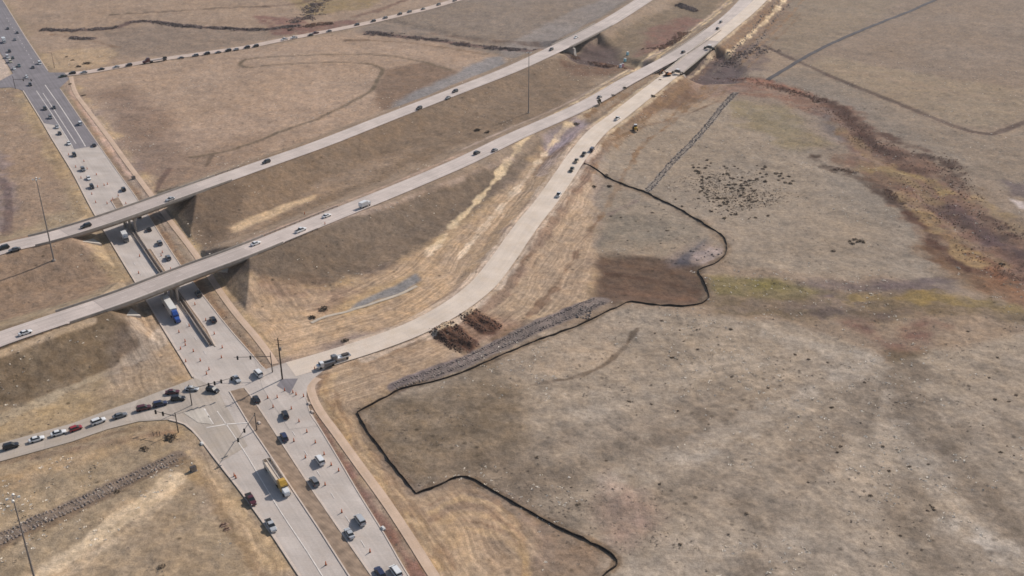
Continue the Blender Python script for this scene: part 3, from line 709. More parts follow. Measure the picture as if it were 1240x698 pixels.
for pts, w_, rgb in (([(880, 372), (960, 372), (1060, 366)], 4, (130, 113, 101)), ([(1000, 352), (1080, 346), (1150, 340)], 4, (96, 83, 83)), ([(960, 378), (1040, 384), (1100, 376)], 4, (94, 81, 77)), ([(1040, 362), (1140, 362), (1220, 376)], 5, (139, 118, 75)),
                     ([(1060, 205), (1110, 212), (1150, 240)], 4, (161, 134, 86)), ([(1090, 235), (1140, 280), (1180, 320)], 5, (160, 131, 89)), ([(1150, 250), (1200, 290), (1240, 322)], 4, (90, 71, 73)), ([(1010, 150), (1050, 185), (1085, 205)], 4, (137, 110, 75)), ([(1120, 300), (1160, 330), (1210, 352)], 4, (115, 86, 63))):
    stroke(pts, w_, rgb, 4, 0.75, 4, 193, 0.5)
for pts, w_, rgb in (([(480, 469.5), (535, 450), (580, 431), (619, 412.5), (640, 403), (665, 391.5), (690, 380.5), (712, 371), (728, 364)], 7.0, (120, 108, 102)), ([(-60, 682), (0, 653.5), (50, 630), (100, 608), (140, 589), (175, 572.5), (214, 555)], 5.8, (122, 107, 95)), ([(891, 112), (870, 135), (850, 160), (836, 176), (810, 202), (795, 220), (782, 234)], 3.0, (138, 128, 118))):
    stroke(pts, w_, rgb, 1.0, 0.9, 0.8, 480)
stroke([(-60, 694), (0, 663), (50, 640), (100, 617), (140, 597), (175, 580), (212, 562)], 2.0, (116, 96, 78), 1.2, 0.7, 0.6, 481, 0.3)
for pts in ([(707, 207), (752, 223), (795, 241), (853, 272), (880, 297), (876, 312), (846, 326.5), (858.5, 359), (835, 370.5), (765, 365.5), (703, 394), (619, 427), (551, 456), (486, 472.5), (460, 486), (433, 500)], [(433, 500), (445, 523), (470, 556), (503, 598)], [(503, 598), (538, 585), (566, 578.3), (619, 607), (682, 641), (740, 671), (747, 678.5), (734, 695)]):
    stroke(pts, 2.2, (112, 94, 76), 0.9, 0.75, 1.0, 540, 0.5)
# dirt tracks of the near left and the ragged shoulders of the ramp
for pts, w_, rgb, a_, br in (([(25, 712), (70, 682), (110, 655), (150, 628), (185, 603), (208, 583)], 5.5, (208, 184, 154), .85, .2), ([(60, 712), (120, 668), (165, 636), (205, 600)], 2.5, (198, 174, 146), .7, .4), ([(0, 640), (60, 612), (120, 588)], 2.0, (172, 150, 122), .6, .4),
                         ([(222, 556), (246, 582), (270, 618), (300, 668), (322, 712)], 2.2, (138, 114, 86), .6, .35), ([(228, 548), (256, 580), (284, 622), (316, 676)], 1.4, (190, 162, 126), .7, .3), ([(205, 372), (190, 415), (170, 432), (110, 460), (40, 492), (-40, 526)], 4.5, (172, 153, 128), .8, .25),
                         ([(165, 398), (172, 425), (150, 440)], 3.0, (176, 155, 128), .7, .3), ([(0, 560), (60, 545), (140, 524), (200, 516)], 1.6, (128, 105, 84), .6, .4), ([(100, 262), (78, 222), (58, 178), (40, 140)], 2.0, (122, 104, 84), .5, .5)):
    stroke(pts, w_, rgb, 1.6, a_, 1.6, 500 + int(pts[0][1]) % 50, br)
stroke_line(offset_line(RP.clip(25, RP.s[-1] * .8, 5), W_RP / 2 + 1.3), 2.6, (204, 180, 150), 1.0, .85, 1.4, 520, .5, 12)
stroke_line(offset_line(RP.clip(25, RP.s[-1] * .8, 5), -W_RP / 2 - 1.2), 2.4, (200, 176, 146), 1.0, .85, 1.4, 521, .5, 12)
stroke_line(offset_line(RP.clip(70, RP.s[-1] * .7, 5), W_RP / 2 + 4.5), 3.0, (122, 98, 80), 1.5, .6, 1.6, 522, .6, 14)
stroke([(735, 330), (790, 338), (845, 350)], 2.2, (84, 64, 53), 1.5, .7, 1.0, 523, .3); stroke([(730, 350), (790, 356), (840, 360)], 2.0, (114, 88, 72), 1.5, .6, 1.0, 524, .3); stroke([(726, 318), (790, 324), (836, 332)], 1.6, (112, 88, 72), 1.5, .5, 1.0, 525, .3)
m, w = region([(860, 84), (960, 92), (1060, 130), (1140, 180), (1280, 270), (1400, 420), (1240, 400), (1120, 345), (1030, 240), (960, 190), (880, 120)], 12)
grey_ = col[m].mean(1, keepdims=True); col[m] = col[m] * (1 - .14 * w[:, None]) + grey_ * .14 * w[:, None]; col[m] *= (1 - .06 * w)[:, None]
# streak coordinates: machine tracks follow the nearest alignment
along = np.zeros(X.size); across = np.full(X.size, 1e9); smask = np.zeros(X.size)
for d, g, s in ((dUR, gUR, sUR), (dRP, gRP, sRP)):
    ok = np.nonzero(np.isfinite(d) & (big(d) < np.abs(across)))[0]
    along[ok] = s[ok]; across[ok] = d[ok] * g[ok]; smask[ok] = 1
across[smask == 0] = 0
gold = np.zeros(X.size)
for px in ([(255, 325), (300, 345), (400, 348), (455, 328), (530, 296), (590, 248), (640, 200), (700, 155), (735, 160), (722, 215), (722, 362), (640, 392), (560, 432), (482, 466), (433, 500), (445, 523), (503, 598), (565, 580), (620, 607), (652, 660), (640, 740), (540, 740), (380, 480), (330, 440)],
           [(215, 525), (240, 530), (300, 625), (360, 700), (330, 700), (260, 620)], [(150, 365), (196, 385), (236, 455), (200, 470), (120, 490), (140, 440)], [(80, 100), (130, 150), (260, 330), (240, 335), (160, 230), (75, 105)]):
    m, w = region(px, 5, 3, 10, 200)
    gold[m] = np.maximum(gold[m], w)
gold *= smask
for px in ([(400, 372), (440, 352), (505, 330), (512, 345), (470, 365), (420, 385)], [(722, 306), (815, 316), (858, 350), (850, 367), (765, 366), (716, 362)], SOIL1, SOIL2):
    m, w = region(px, 3, 1, 8, 201); gold[m] *= 1 - w
# mottling of the turf that has a shape of its own
patch1 = fbm(X, Y, 26, 301, 5); patch2 = fbm(X * 0.9 + Y * 0.45, Y * 0.9 - X * 0.45, 7, 302, 4); patch3 = fbm(X, Y, 2.4, 303, 3)
k = 1 + 0.075 * patch1 + 0.08 * patch2 + 0.11 * patch3
warm = 0.02 * fbm(X, Y, 40, 304, 3)
# the pale field is scraped and flooded in a fan that spreads from the creek
fx, fy = G(1078, 418)
th, rad = np.arctan2(Y - fy, X - fx), np.hypot(X - fx, Y - fy)
fan = fbm(th * 20 + 0.9 * fbm(X, Y, 70, 311, 3), rad * 0.018, 1.0, 310, 5, 0.55)
m, w = region([(470, 500), (600, 440), (760, 380), (960, 396), (1080, 440), (1260, 400), (1500, 460), (1500, 820), (700, 820), (745, 690), (600, 600)], 14, 6, 20, 312)
k[m] += 0.15 * (fan[m] * w) * sstep(6, 40, rad[m])
col *= k[:, None]
col *= np.stack([1 - .02 * gold, np.ones(X.size), 1 + .14 * gold], 1)
col[:, 0] *= 1 + warm; col[:, 2] *= 1 - warm * 1.4

ground = bpy.data.meshes.new('ground')
nv = X.size
ground.vertices.add(nv)
co = np.empty((nv, 3), np.float32); co[:, 0] = X; co[:, 1] = Y; co[:, 2] = Zt
ground.vertices.foreach_set('co', co.ravel())
idx = np.arange(nv).reshape(nr_, nc_)
quads = np.stack([idx[:-1, :-1], idx[:-1, 1:], idx[1:, 1:], idx[1:, :-1]], -1).reshape(-1, 4)
ground.loops.add(quads.size); ground.polygons.add(len(quads))
ground.loops.foreach_set('vertex_index', quads.ravel().astype(np.int32))
ground.polygons.foreach_set('loop_start', (np.arange(len(quads)) * 4).astype(np.int32))
ground.polygons.foreach_set('loop_total', np.full(len(quads), 4, np.int32))
ground.polygons.foreach_set('use_smooth', np.ones(len(quads), bool))
ground.update(calc_edges=True)
ca = ground.color_attributes.new('soil', 'FLOAT_COLOR', 'POINT')
rgba = np.ones((nv, 4), np.float32); rgba[:, :3] = np.clip(col, 0.01, 0.8)
ca.data.foreach_set('color', rgba.ravel())
st = ground.attributes.new('tracks', 'FLOAT_VECTOR', 'POINT')
tv = np.stack([across, along, gold], 1).astype(np.float32)
st.data.foreach_set('vector', tv.ravel())

def ground_material():
    m = bpy.data.materials.new('dry_grass_and_soil')
    m.use_nodes = True
    nt = m.node_tree
    N, L = nt.nodes.new, nt.links.new
    b = nt.nodes['Principled BSDF']
    b.inputs['Roughness'].default_value = 0.95
    b.inputs['Specular IOR Level'].default_value = 0.1
    at = N('ShaderNodeAttribute'); at.attribute_name = 'soil'
    tr = N('ShaderNodeAttribute'); tr.attribute_name = 'tracks'
    tc = N('ShaderNodeTexCoord')
    def noise(vec, scale, detail, rough=0.6):
        n = N('ShaderNodeTexNoise'); n.inputs['Scale'].default_value = scale; n.inputs['Detail'].default_value = detail
        n.inputs['Roughness'].default_value = rough
        L(vec, n.inputs['Vector']); return n.outputs[0]
    def mr(sock, lo, hi, a=0.3, c=0.7):
        r = N('ShaderNodeMapRange'); r.inputs[1].default_value, r.inputs[2].default_value = a, c
        r.inputs[3].default_value, r.inputs[4].default_value = lo, hi
        L(sock, r.inputs[0]); return r.outputs[0]
    def op(o, s1, s2):
        q = N('ShaderNodeMath'); q.operation = o
        for i, s in enumerate((s1, s2)):
            if isinstance(s, (int, float)): q.inputs[i].default_value = s
            else: L(s, q.inputs[i])
        return q.outputs[0]
    P0 = tc.outputs['Object']
    fine = noise(P0, 0.6, 7, 0.78)
    mid = noise(P0, 0.16, 5, 0.65)
    tot = op('MULTIPLY', mr(fine, 0.64, 1.36), mr(mid, 0.88, 1.12))
    grain = noise(P0, 2.6, 3, 0.7)
    tot = op('MULTIPLY', tot, mr(grain, 0.84, 1.16))
    # sparse dark tufts and pale bare spots
    v = N('ShaderNodeTexVoronoi'); v.inputs['Scale'].default_value = 0.16; L(P0, v.inputs['Vector'])
    tuft = mr(v.outputs['Distance'], 1.0, 0.0, 0.05, 0.16)
    sel = mr(noise(P0, 0.035, 3), 0.05, 0.6, 0.42, 0.58)
    tot = op('MULTIPLY', tot, op('SUBTRACT', 1.0, op('MULTIPLY', tuft, sel)))
    v2 = N('ShaderNodeTexVoronoi'); v2.inputs['Scale'].default_value = 0.11; L(P0, v2.inputs['Vector'])
    pale = mr(v2.outputs['Distance'], 0.30, 0.0, 0.06, 0.26)
    tot = op('MULTIPLY', tot, op('ADD', 1.0, op('MULTIPLY', pale, mr(noise(P0, 0.05, 3), 0.0, 1.0, 0.50, 0.62))))
    # machine tracks along the alignments
    sp = N('ShaderNodeSeparateXYZ'); L(tr.outputs['Vector'], sp.inputs[0])
    wob = noise(P0, 0.04, 2)
    ax = op('ADD', sp.outputs[0], op('MULTIPLY', wob, 9.0))
    cb = N('ShaderNodeCombineXYZ'); L(op('MULTIPLY', ax, 0.85), cb.inputs[0]); L(op('MULTIPLY', sp.outputs[1], 0.022), cb.inputs[1])
    stv = noise(cb.outputs[0], 1.0, 3, 0.6)
    stk = op('ADD', 1.0, op('MULTIPLY', sp.outputs[2], mr(stv, -0.30, 0.27)))
    tot = op('MULTIPLY', tot, stk)
    sc = N('ShaderNodeVectorMath'); sc.operation = 'SCALE'
    L(at.outputs['Color'], sc.inputs[0]); L(tot, sc.inputs['Scale'])
    # dry tufts lean yellow, bare patches lean grey
    hs = N('ShaderNodeHueSaturation'); L(sc.outputs[0], hs.inputs['Color']); L(mr(mid, 0.93, 1.12), hs.inputs['Saturation'])
    L(hs.outputs[0], b.inputs['Base Color'])
    bp = N('ShaderNodeBump'); bp.inputs['Strength'].default_value = 0.55; bp.inputs['Distance'].default_value = 0.6
    L(op('ADD', fine, op('MULTIPLY', mid, 0.8)), bp.inputs['Height'])
    L(bp.outputs[0], b.inputs['Normal'])
    return m
ground.materials.append(ground_material())
tag(mesh_obj('ground', ground), kind='structure')

# ------------------------------------------------------------------ roads
def ribbon(name, A, B, mat, dz=0.0, cols=4):
    A, B = np.asarray(A, float), np.asarray(B, float)
    mid = (A + B) / 2
    v = np.concatenate([[0], np.cumsum(np.hypot(*np.diff(mid[:, :2], axis=0).T))])
    vs, uvs, fs = [], [], []
    for i in range(len(A)):
        w = math.hypot(*(B[i] - A[i])[:2])
        for c in range(cols + 1):
            t = c / cols
            q = A[i] * (1 - t) + B[i] * t
            vs.append((q[0], q[1], q[2] + dz)); uvs.append((w * (t - 0.5), v[i]))
    n = cols + 1
    for i in range(len(A) - 1):
        for c in range(cols):
            fs.append((i * n + c, i * n + c + 1, (i + 1) * n + c + 1, (i + 1) * n + c))
    me = pydata(name, vs, fs, mat, uvs)
    # faces up
    if me.polygons[0].normal.z < 0:
        me.flip_normals()
    return me

def edges(line, hw, hw2=None):
    hw2 = hw if hw2 is None else hw2
    a = np.array([hw(s) if callable(hw) else hw for s in line.s]); b = np.array([hw2(s) if callable(hw2) else hw2 for s in line.s])
    A = line.p.copy(); B = line.p.copy()
    A[:, :2] -= line.n * a[:, None]; B[:, :2] += line.n * b[:, None]
    return A, B

def road(name, A, B, mat, dz=0.0):
    return tag(mesh_obj(name, ribbon(name, A, B, mat, dz)), kind='structure')

def sweep(line, prof, closed=True, mat=None, name='sweep', caps=True):
    vs, fs, uvs = [], [], []
    n = len(prof)
    for i in range(len(line.p)):
        p, nn = line.p[i], line.n[i]
        for o, dz in prof:
            vs.append((p[0] + nn[0] * o, p[1] + nn[1] * o, p[2] + dz)); uvs.append((o, line.s[i]))
    rng = n if closed else n - 1
    for i in range(len(line.p) - 1):
        for k in range(rng):
            k2 = (k + 1) % n
            fs.append((i * n + k, (i + 1) * n + k, (i + 1) * n + k2, i * n + k2))
    if closed and caps:
        fs.append(tuple(range(n))); e = (len(line.p) - 1) * n
        fs.append(tuple(e + k for k in reversed(range(n))))
    me = pydata(name, vs, fs, mat, uvs)
    bm = bmesh.new(); bm.from_mesh(me); bmesh.ops.recalc_face_normals(bm, faces=bm.faces); bm.to_mesh(me); bm.free()
    return me

a, b = edges(UC, lambda s: W_UC(s) / 2); road('freeway_upper_carriageway', a, b, M_CONC)
a, b = edges(LC, W_LC / 2); road('freeway_lower_carriageway', a, b, M_CONC)
a, b = edges(RP, W_RP / 2); road('new_ramp', a, b, M_NEW, 0.03)
a, b = edges(NR, 4.6); road('far_side_road', a, b, M_FARM)
road('street', UR_A, UR_B, M_UR)
road('near_side_road', SR_A, SR_B, M_SIDE, 0.02)
a, b = edges(PATH, 1.35); road('shared_path', a, b, M_PATH)
a, b = edges(PATH2, 1.45); road('shared_path', a, b, M_PATH)
def sheet(name, px, mat, z=0.04):
    """flat paved area with the given outline"""
    pts = [P(q[0], q[1], z) for q in px]
    me = bpy.data.meshes.new(name)
    bm = bmesh.new()
    vs = [bm.verts.new(p) for p in pts]
    f = bm.faces.new(vs)
    bmesh.ops.triangulate(bm, faces=[f])
    bmesh.ops.recalc_face_normals(bm, faces=bm.faces)
    uvl = bm.loops.layers.uv.new('UVMap')
    ang = math.radians(-31)
    for f in bm.faces:
        if f.normal.z < 0: f.normal_flip()
        for lp in f.loops:
            x, y = lp.vert.co.x, lp.vert.co.y
            lp[uvl].uv = (x * math.cos(ang) - y * math.sin(ang), x * math.sin(ang) + y * math.cos(ang))
    bm.to_mesh(me); bm.free()
    me.materials.append(mat)
    return tag(mesh_obj(name, me), kind='structure')
# the mouth of the ramp, slip lanes, and the crossing at the top of the street
sheet('ramp_mouth', [(308, 434), (322, 447), (346, 439.5), (372, 433), (394, 446.5), (388, 452), (378, 460), (372, 468), (371, 480), (374, 498), (384, 516), (350, 520), (318, 470)], M_UR, 0.05)
sheet('slip_lane', [(150, 511), (185, 508), (205, 507), (224, 514), (240, 528), (258, 552), (266, 560), (300, 540), (262, 470), (236, 458), (200, 472), (168, 485)], M_SIDE, 0.05)
sheet('asphalt_patch', [(341, 459), (361, 458.5), (351, 477), (335, 467)], M_ASPH, 0.09)
sheet('kerbed_island', [(222, 500), (246, 494), (258, 514), (240, 512)], M_URS, 0.12)
sheet('street_crossing', [(-90, 98), (0, 98), (18, 88), (34, 70), (60, 88), (78, 88), (84, 96), (72, 107), (28, 110), (14, 106), (-90, 111)], M_ASPH, 0.08)
A_ = [G(26, 106), G(52, 149), G(58, 158)]
def lerp_edge(i0, i1, ta, tb, dz):
    return None
rows = [((-60, -40), (-24, -40)), ((-38, 0), (2, 0)), ((-8, 50), (34, 50)), ((28, 109), (72, 107)), ((40, 129), (87, 128)), ((52, 149), (101, 149))]
a, b = edge_pair(rows); road('dark_asphalt', a, b, M_ASPH, 0.05)
rows = [((52, 149), (101, 149)), ((72, 149 + 4), (107, 157)), ((80, 164), (114, 168)), ((90, 181), (119, 176))]
a, b = edge_pair(rows); road('dark_asphalt', a, b, M_ASPH, 0.05)
rows = [((242, 500), (286, 478)), ((250, 520), (305, 518)), ((300, 600), (360, 601)), ((360, 690), (421, 694)), ((392, 735), (450, 735))]
# light kerbs along the street edges
def kerb(line_pts, name='kerb', w=0.35, h=0.14):
    l = Line(line_pts)
    return tag(mesh_obj(name, sweep(l, [(-w / 2, -0.2), (-w / 2, h), (w / 2, h), (w / 2, -0.2)], mat=M_CURB, name=name)), kind='structure')
kerb(line_px([(28, 110), (52, 149), (63, 168), (88, 209), (103, 238), (116, 262), (150, 319), (166, 345), (201, 403), (224, 440), (234, 457)]), w=0.6)
kerb(line_px([(3, 0), (34, 50), (58, 86)]), w=0.5)
kerb(line_px([(73, 108), (101, 149), (143, 209), (164, 238), (180, 262), (217, 319), (236, 345), (280, 401), (309, 434), (318, 445)]))
kerb(line_px([(371, 482), (376, 502), (385, 515), (407, 551), (436, 600), (466, 648), (489, 688), (519, 735)]))
kerb(line_px([(205, 508.5), (224, 514), (240, 529), (258, 552), (294, 598), (306, 614.5), (330, 648), (357, 689), (388, 735)]), w=0.6)
# medians of the street
def median(rows, name='median_strip', h=0.10, mat=None):
    a, b = edge_pair(rows)
    me = ribbon(name, a, b, mat or M_DIRT, h, cols=6)
    vs = [v.co for v in me.vertices]
    for v in me.vertices:
        v.co.z += 0.07 * math.sin(v.co.x * 1.3) * math.cos(v.co.y * 0.9)
    o = tag(mesh_obj(name, me), kind='structure')
    kerb(a, 'median_kerb', 0.4, 0.2); kerb(b, 'median_kerb', 0.4, 0.2)
    return o
median([((278, 474), (296, 470)), ((285, 486), (308, 486)), ((303, 516), (329, 518)), ((330, 556), (355, 558)), ((357, 597), (381, 598)), ((389, 645), (414, 646)), ((421, 695), (448, 695)), ((448, 735), (476, 735))])
median([((134.5, 243), (143.5, 239)), ((140, 252), (150, 250)), ((148, 264), (157, 262))])
median([((174, 302), (183, 302)), ((190, 326), (199, 326)), ((204, 346), (212, 346)), ((228, 381), (236.5, 380)), ((243, 401), (251, 400)), ((252, 417), (261, 420))])
# painted lines
def mark(name, px, w, dash=None, mat=None, z=0.09):
    l = Line(line_px(px, z))
    vs, fs = [], []
    segs = [(0, l.s[-1])] if not dash else [(q, min(q + dash[0], l.s[-1])) for q in np.arange(0, l.s[-1] - 0.5, dash[0] + dash[1])]
    for s0, s1 in segs:
        c = l.clip(s0, s1, 6.0)
        base = len(vs)
        for i in range(len(c.p)):
            for o in (-w / 2, w / 2):
                vs.append((c.p[i, 0] + c.n[i, 0] * o, c.p[i, 1] + c.n[i, 1] * o, c.p[i, 2]))
        for i in range(len(c.p) - 1):
            k = base + i * 2
            fs.append((k, k + 1, k + 3, k + 2))
    return tag(mesh_obj(name, pydata(name, vs, fs, mat or M_MARK)), kind='structure')
mark('lane_line', [(54.5, 103), (75, 132), (98, 168), (103.5, 177.5)], 0.45)
mark('lane_line', [(44, 110), (66, 143), (88, 178)], 0.35)
mark('lane_line', [(52, 113), (70, 140), (92, 174)], 0.35)
mark('lane_line', [(8, 22), (28, 55), (42, 78)], 0.25, (3.5, 9))
mark('lane_line', [(263, 498), (285, 530), (300, 553), (314, 577), (340, 620), (372, 668), (392, 700)], 0.30, mat=M_MARKP)
mark('lane_line', [(340, 500), (362, 535), (390, 580), (428, 640), (462, 695)], 0.2, (3, 9))
mark('lane_line', [(216, 376), (238, 412), (254, 436)], 0.2, (3, 9))
mark('lane_line', [(162, 318), (180, 348)], 0.2, (3, 9)); mark('lane_line', [(196, 318), (214, 345)], 0.2, (3, 9))
mark('lane_line', [(250, 518), (258, 516), (281, 513), (301, 512)], 0.5)
mark('stop_line', [(246.5, 495), (253, 506)], 0.9); mark('stop_line', [(251, 504), (257.5, 514)], 0.9)
for ln_, hw in ((UC, 3.9), (LC, 3.9)):
    for o, dash in ((-hw, None), (hw, None), (0, (3, 9.2))):
        p = ln_.p.copy(); p[:, :2] += ln_.n * o; p[:, 2] += 0.03
        l = Line(p)
        vs, fs = [], []
        segs = [(0, l.s[-1])] if not dash else [(q, q + dash[0]) for q in np.arange(0, l.s[-1] - 4, dash[0] + dash[1])]
        for s0, s1 in segs:
            c = l.clip(s0, s1, 5.0); base = len(vs)
            for i in range(len(c.p)):
                for oo in (-0.08, 0.08):
                    vs.append((c.p[i, 0] + c.n[i, 0] * oo, c.p[i, 1] + c.n[i, 1] * oo, c.p[i, 2]))
            for i in range(len(c.p) - 1):
                k = base + 2 * i; fs.append((k, k + 1, k + 3, k + 2))
        tag(mesh_obj('lane_line', pydata('lane_line', vs, fs, M_MARK)), kind='structure')
# flat drains and the old road
l = Line(line_px([(377, 390, .3), (395, 382, .5), (420, 376, .6), (445, 369, .6), (470, 361, .6), (490, 353, .6), (505, 345, .6)]))
for i in range(len(l.p)): l.p[i, 2] = ground_z(l.p[i, 0], l.p[i, 1]) + 0.18
a, b = edges(l, 0.8); road('concrete_drain', a, b, M_PAN)
l = Line(line_px([(930, 96), (967, 74.5), (1000, 57), (1042, 37.5), (1090, 18), (1135, 0), (1190, -22), (1300, -60)]))
for i in range(len(l.p)): l.p[i, 2] = ground_z(l.p[i, 0], l.p[i, 1]) + 0.25
a, b = edges(l, 1.7); road('farm_trail', a, b, M_TRAIL)

M_DECK = road_material('bridge_deck_concrete', alb((176, 163, 155)), streak=0.05, joint=0.10, patch=0.08, joint_len=18)
# ------------------------------------------------------------------ bridges
def box_verts(c, t, n, L_, W_, z0, z1):
    vs = []
    for dz in (z0, z1):
        for a_, b_ in ((-1, -1), (1, -1), (1, 1), (-1, 1)):
            q = c + t * (a_ * L_ / 2) + n * (b_ * W_ / 2)
            vs.append((q.x, q.y, dz))
    return vs
BOXF = [(3, 2, 1, 0), (4, 5, 6, 7), (0, 1, 5, 4), (1, 2, 6, 5), (2, 3, 7, 6), (3, 0, 4, 7)]
def bridge(line, s0, s1, wid, label, piers, pale=False, toe=None, rail=True, rail_out=14):
    t_ = empty('bridge', line.at((s0 + s1) / 2)[0])
    o0 = Vector(t_.location)
    tag(t_, label, 'bridge')
    conc = M_BCONC2 if pale else M_BCONC
    def part(name, me):
        me.transform(Matrix.Translation(-o0))
        return mesh_obj(name, me, t_)
    c = line.clip(s0, s1)
    hw = wid / 2
    part('deck', sweep(c, [(-hw - .5, -.04), (hw + .5, -.04), (hw + .5, -.42), (-hw - .5, -.42)], mat=conc, name='deck'))
    a_, b_ = edges(c, hw - .25); part('deck_surface', ribbon('deck_surface', a_, b_, M_DECK, .055 if pale else .022))
    for k in range(4):
        o = -hw + 0.8 + k * (wid - 1.6) / 3
        part('girder', sweep(c, [(o - .35, -.42), (o + .35, -.42), (o + .35, -1.55), (o - .35, -1.55)], mat=M_GIRD, name='girder'))
    c2 = line.clip(max(0, s0 - rail_out), s1 + rail_out)
    for sg in (-1, 1):
        o = sg * (hw + .28)
        part('parapet', sweep(c2, [(o - .2, -.03), (o - .13, .85), (o + .13, .85), (o + .2, -.03)], mat=conc, name='parapet'))
    for s in piers:
        p, t, n = line.at(s)
        cap_ = part('pier_cap', pydata('pier_cap', box_verts(p, t, n, 1.5, wid - 0.6, p.z - 2.6, p.z - 1.56), BOXF, conc))
        for q in (-0.36, 0, 0.36):
            cc = p + n * (q * wid)
            gz = ground_z(cc.x, cc.y) - 0.6
            vs, fs = [], []
            for dz in (gz, p.z - 2.6):
                for k in range(10):
                    a_ = k * math.pi / 5
                    vs.append((cc.x + .55 * math.cos(a_), cc.y + .55 * math.sin(a_), dz))
            fs = [(k, (k + 1) % 10, 10 + (k + 1) % 10, 10 + k) for k in range(10)]
            part('pier', pydata('pier', vs, fs, conc, smooth=True))
    # sloped abutments: paved face that falls from under the deck to the toe
    for s, dr, run in ((s0, 1, toe[0]), (s1, -1, toe[1])):
        p, t, n = line.at(s)
        top = p.z - 1.6
        foot = p + t * (dr * run)
        fz = ground_z(foot.x, foot.y)
        w2 = hw + 1.6
        q0, q1 = p - t * (dr * 1.0), p + t * (dr * 1.2)
        vs = []
        for side in (-1, 1):
            for q, z in ((q0, top - 4), (q0, top), (q1, top), (foot, fz + 0.12), (foot, fz - 2)):
                r = q + n * (side * w2)
                vs.append((r.x, r.y, z))
        fs = [(0, 1, 2, 3, 4), (9, 8, 7, 6, 5)] + [(k, k + 5, 5 + (k + 1) % 5, (k + 1) % 5) for k in range(5)]
        me = pydata('abutment', vs, fs, M_SLOPE)
        bm = bmesh.new(); bm.from_mesh(me); bmesh.ops.recalc_face_normals(bm, faces=bm.faces); bm.to_mesh(me); bm.free()
        part('abutment', me)
        part('end_wall', pydata('end_wall', box_verts(p - t * (dr * 0.35), t, n, 0.7, wid + 1.0, top - 0.6, p.z - 0.43), BOXF, conc))
    return t_

def s_at(line, px, py, z):
    return line.project(*G(px, py, z))[0]
bridge(UC, s_at(UC, 78, 282, ZD), s_at(UC, 243, 226, 8.0), 11.7, 'upper of two long freeway bridges crossing the street, with sloped concrete abutments',
       [s_at(UC, 153, 257, ZD)], toe=(12, 12))
bridge(LC, s_at(LC, 120, 370, ZD), s_at(LC, 300, 303, 8.2), 11.8, 'lower of two long freeway bridges crossing the street, nearer the junction with the traffic signals',
       [s_at(LC, 205, 339, ZD)], toe=(12, 12))
bridge(UC, s_at(UC, 683, 54.5, 4.8), s_at(UC, 727, 32, 4.8), 14.3, 'far freeway bridge over the creek on the upper carriageway', [], toe=(4, 4), rail_out=6)
bridge(LC, s_at(LC, 815, 68, 5), s_at(LC, 860, 39, 5), 11.8, 'grey freeway bridge over the creek beside the pale new ramp bridge', [], toe=(4, 4), rail_out=8)
bridge(RP, s_at(RP, 817, 87, 5), s_at(RP, 863, 49.5, 5), 11.0, 'pale new ramp bridge over the creek with a dark gap beneath it', [], pale=True, toe=(4, 4), rail_out=8)

def guardrail(line, s0, s1, off, label):
    c = line.clip(s0, s1, 2.0)
    p0 = line.at(s0)[0]
    t_ = empty('guardrail', p0); tag(t_, label, 'guardrail')
    q = c.p.copy(); q[:, :2] += c.n * off
    for i in range(len(q)): q[i, 2] = max(ground_z(q[i, 0], q[i, 1]), q[i, 2] - 1.2)
    c2 = Line(q)
    me = sweep(c2, [(-.05, .45), (-.09, .6), (-.05, .78), (.05, .78), (.05, .45)], mat=M_STEEL, name='rail')
    me.transform(Matrix.Translation(-p0)); mesh_obj('rail', me, t_)
    post = pydata('post', [(x, y, z) for z in (-.4, .75) for x, y in ((-.09, -.09), (.09, -.09), (.09, .09), (-.09, .09))], BOXF, M_RUST)
    n = min(60, max(2, int((s1 - s0) / 2.6)))
    for k in range(n):
        p, t, nn = c2.at(c2.s[-1] * k / (n - 1))
        o = mesh_obj('post', post, t_); o.location = p + nn * .12 - p0
guardrail(LC, s_at(LC, 300, 303, 8.2) + 15, s_at(LC, 372, 274, 7.2), W_LC / 2 + .5, 'steel guardrail on the near edge of the lower carriageway, right of its bridge')
guardrail(LC, s_at(LC, -20, 418, ZD), s_at(LC, 120, 370, ZD) - 15, W_LC / 2 + .5, 'steel guardrail on the near edge of the lower carriageway at the left border')
guardrail(LC, s_at(LC, 300, 303, 8.2) + 15, s_at(LC, 420, 254, 6.8), -W_LC / 2 - .6, 'steel guardrail on the far edge of the lower carriageway beside the pale bare strip')
guardrail(UC, s_at(UC, 243, 226, 8) + 15, s_at(UC, 300, 206, 7.5), -W_UC(0) / 2 - .6, 'short steel guardrail on the far edge of the upper carriageway, right of its bridge')
guardrail(LC, s_at(LC, 700, 131, 5), s_at(LC, 800, 76, 5), W_LC / 2 + .8, 'steel guardrail between the lower carriageway and the new ramp')
# concrete barriers standing in the street median between the bridges
for px in ([(155, 270), (172, 297), (190, 324), (206, 346), (228, 378), (243, 401), (256, 419)],):
    for off, lab in ((-.75, 'concrete median barrier on the left side of the brown street median'), (.75, 'concrete median barrier on the right side of the brown street median')):
        l = Line(line_px(px)); q = l.p.copy(); q[:, :2] -= l.n * off; q[:, 2] = 0.1
        c = Line(q); t_ = empty('median_barrier', c.at(0)[0]); tag(t_, lab, 'barrier')
        p0 = Vector(t_.location)
        me = sweep(c, [(-.3, 0), (-.28, .1), (-.1, .35), (-.08, .85), (.08, .85), (.1, .35), (.28, .1), (.3, 0)], mat=M_BCONC, name='barrier_wall')
        me.transform(Matrix.Translation(-p0)); mesh_obj('barrier_wall', me, t_)

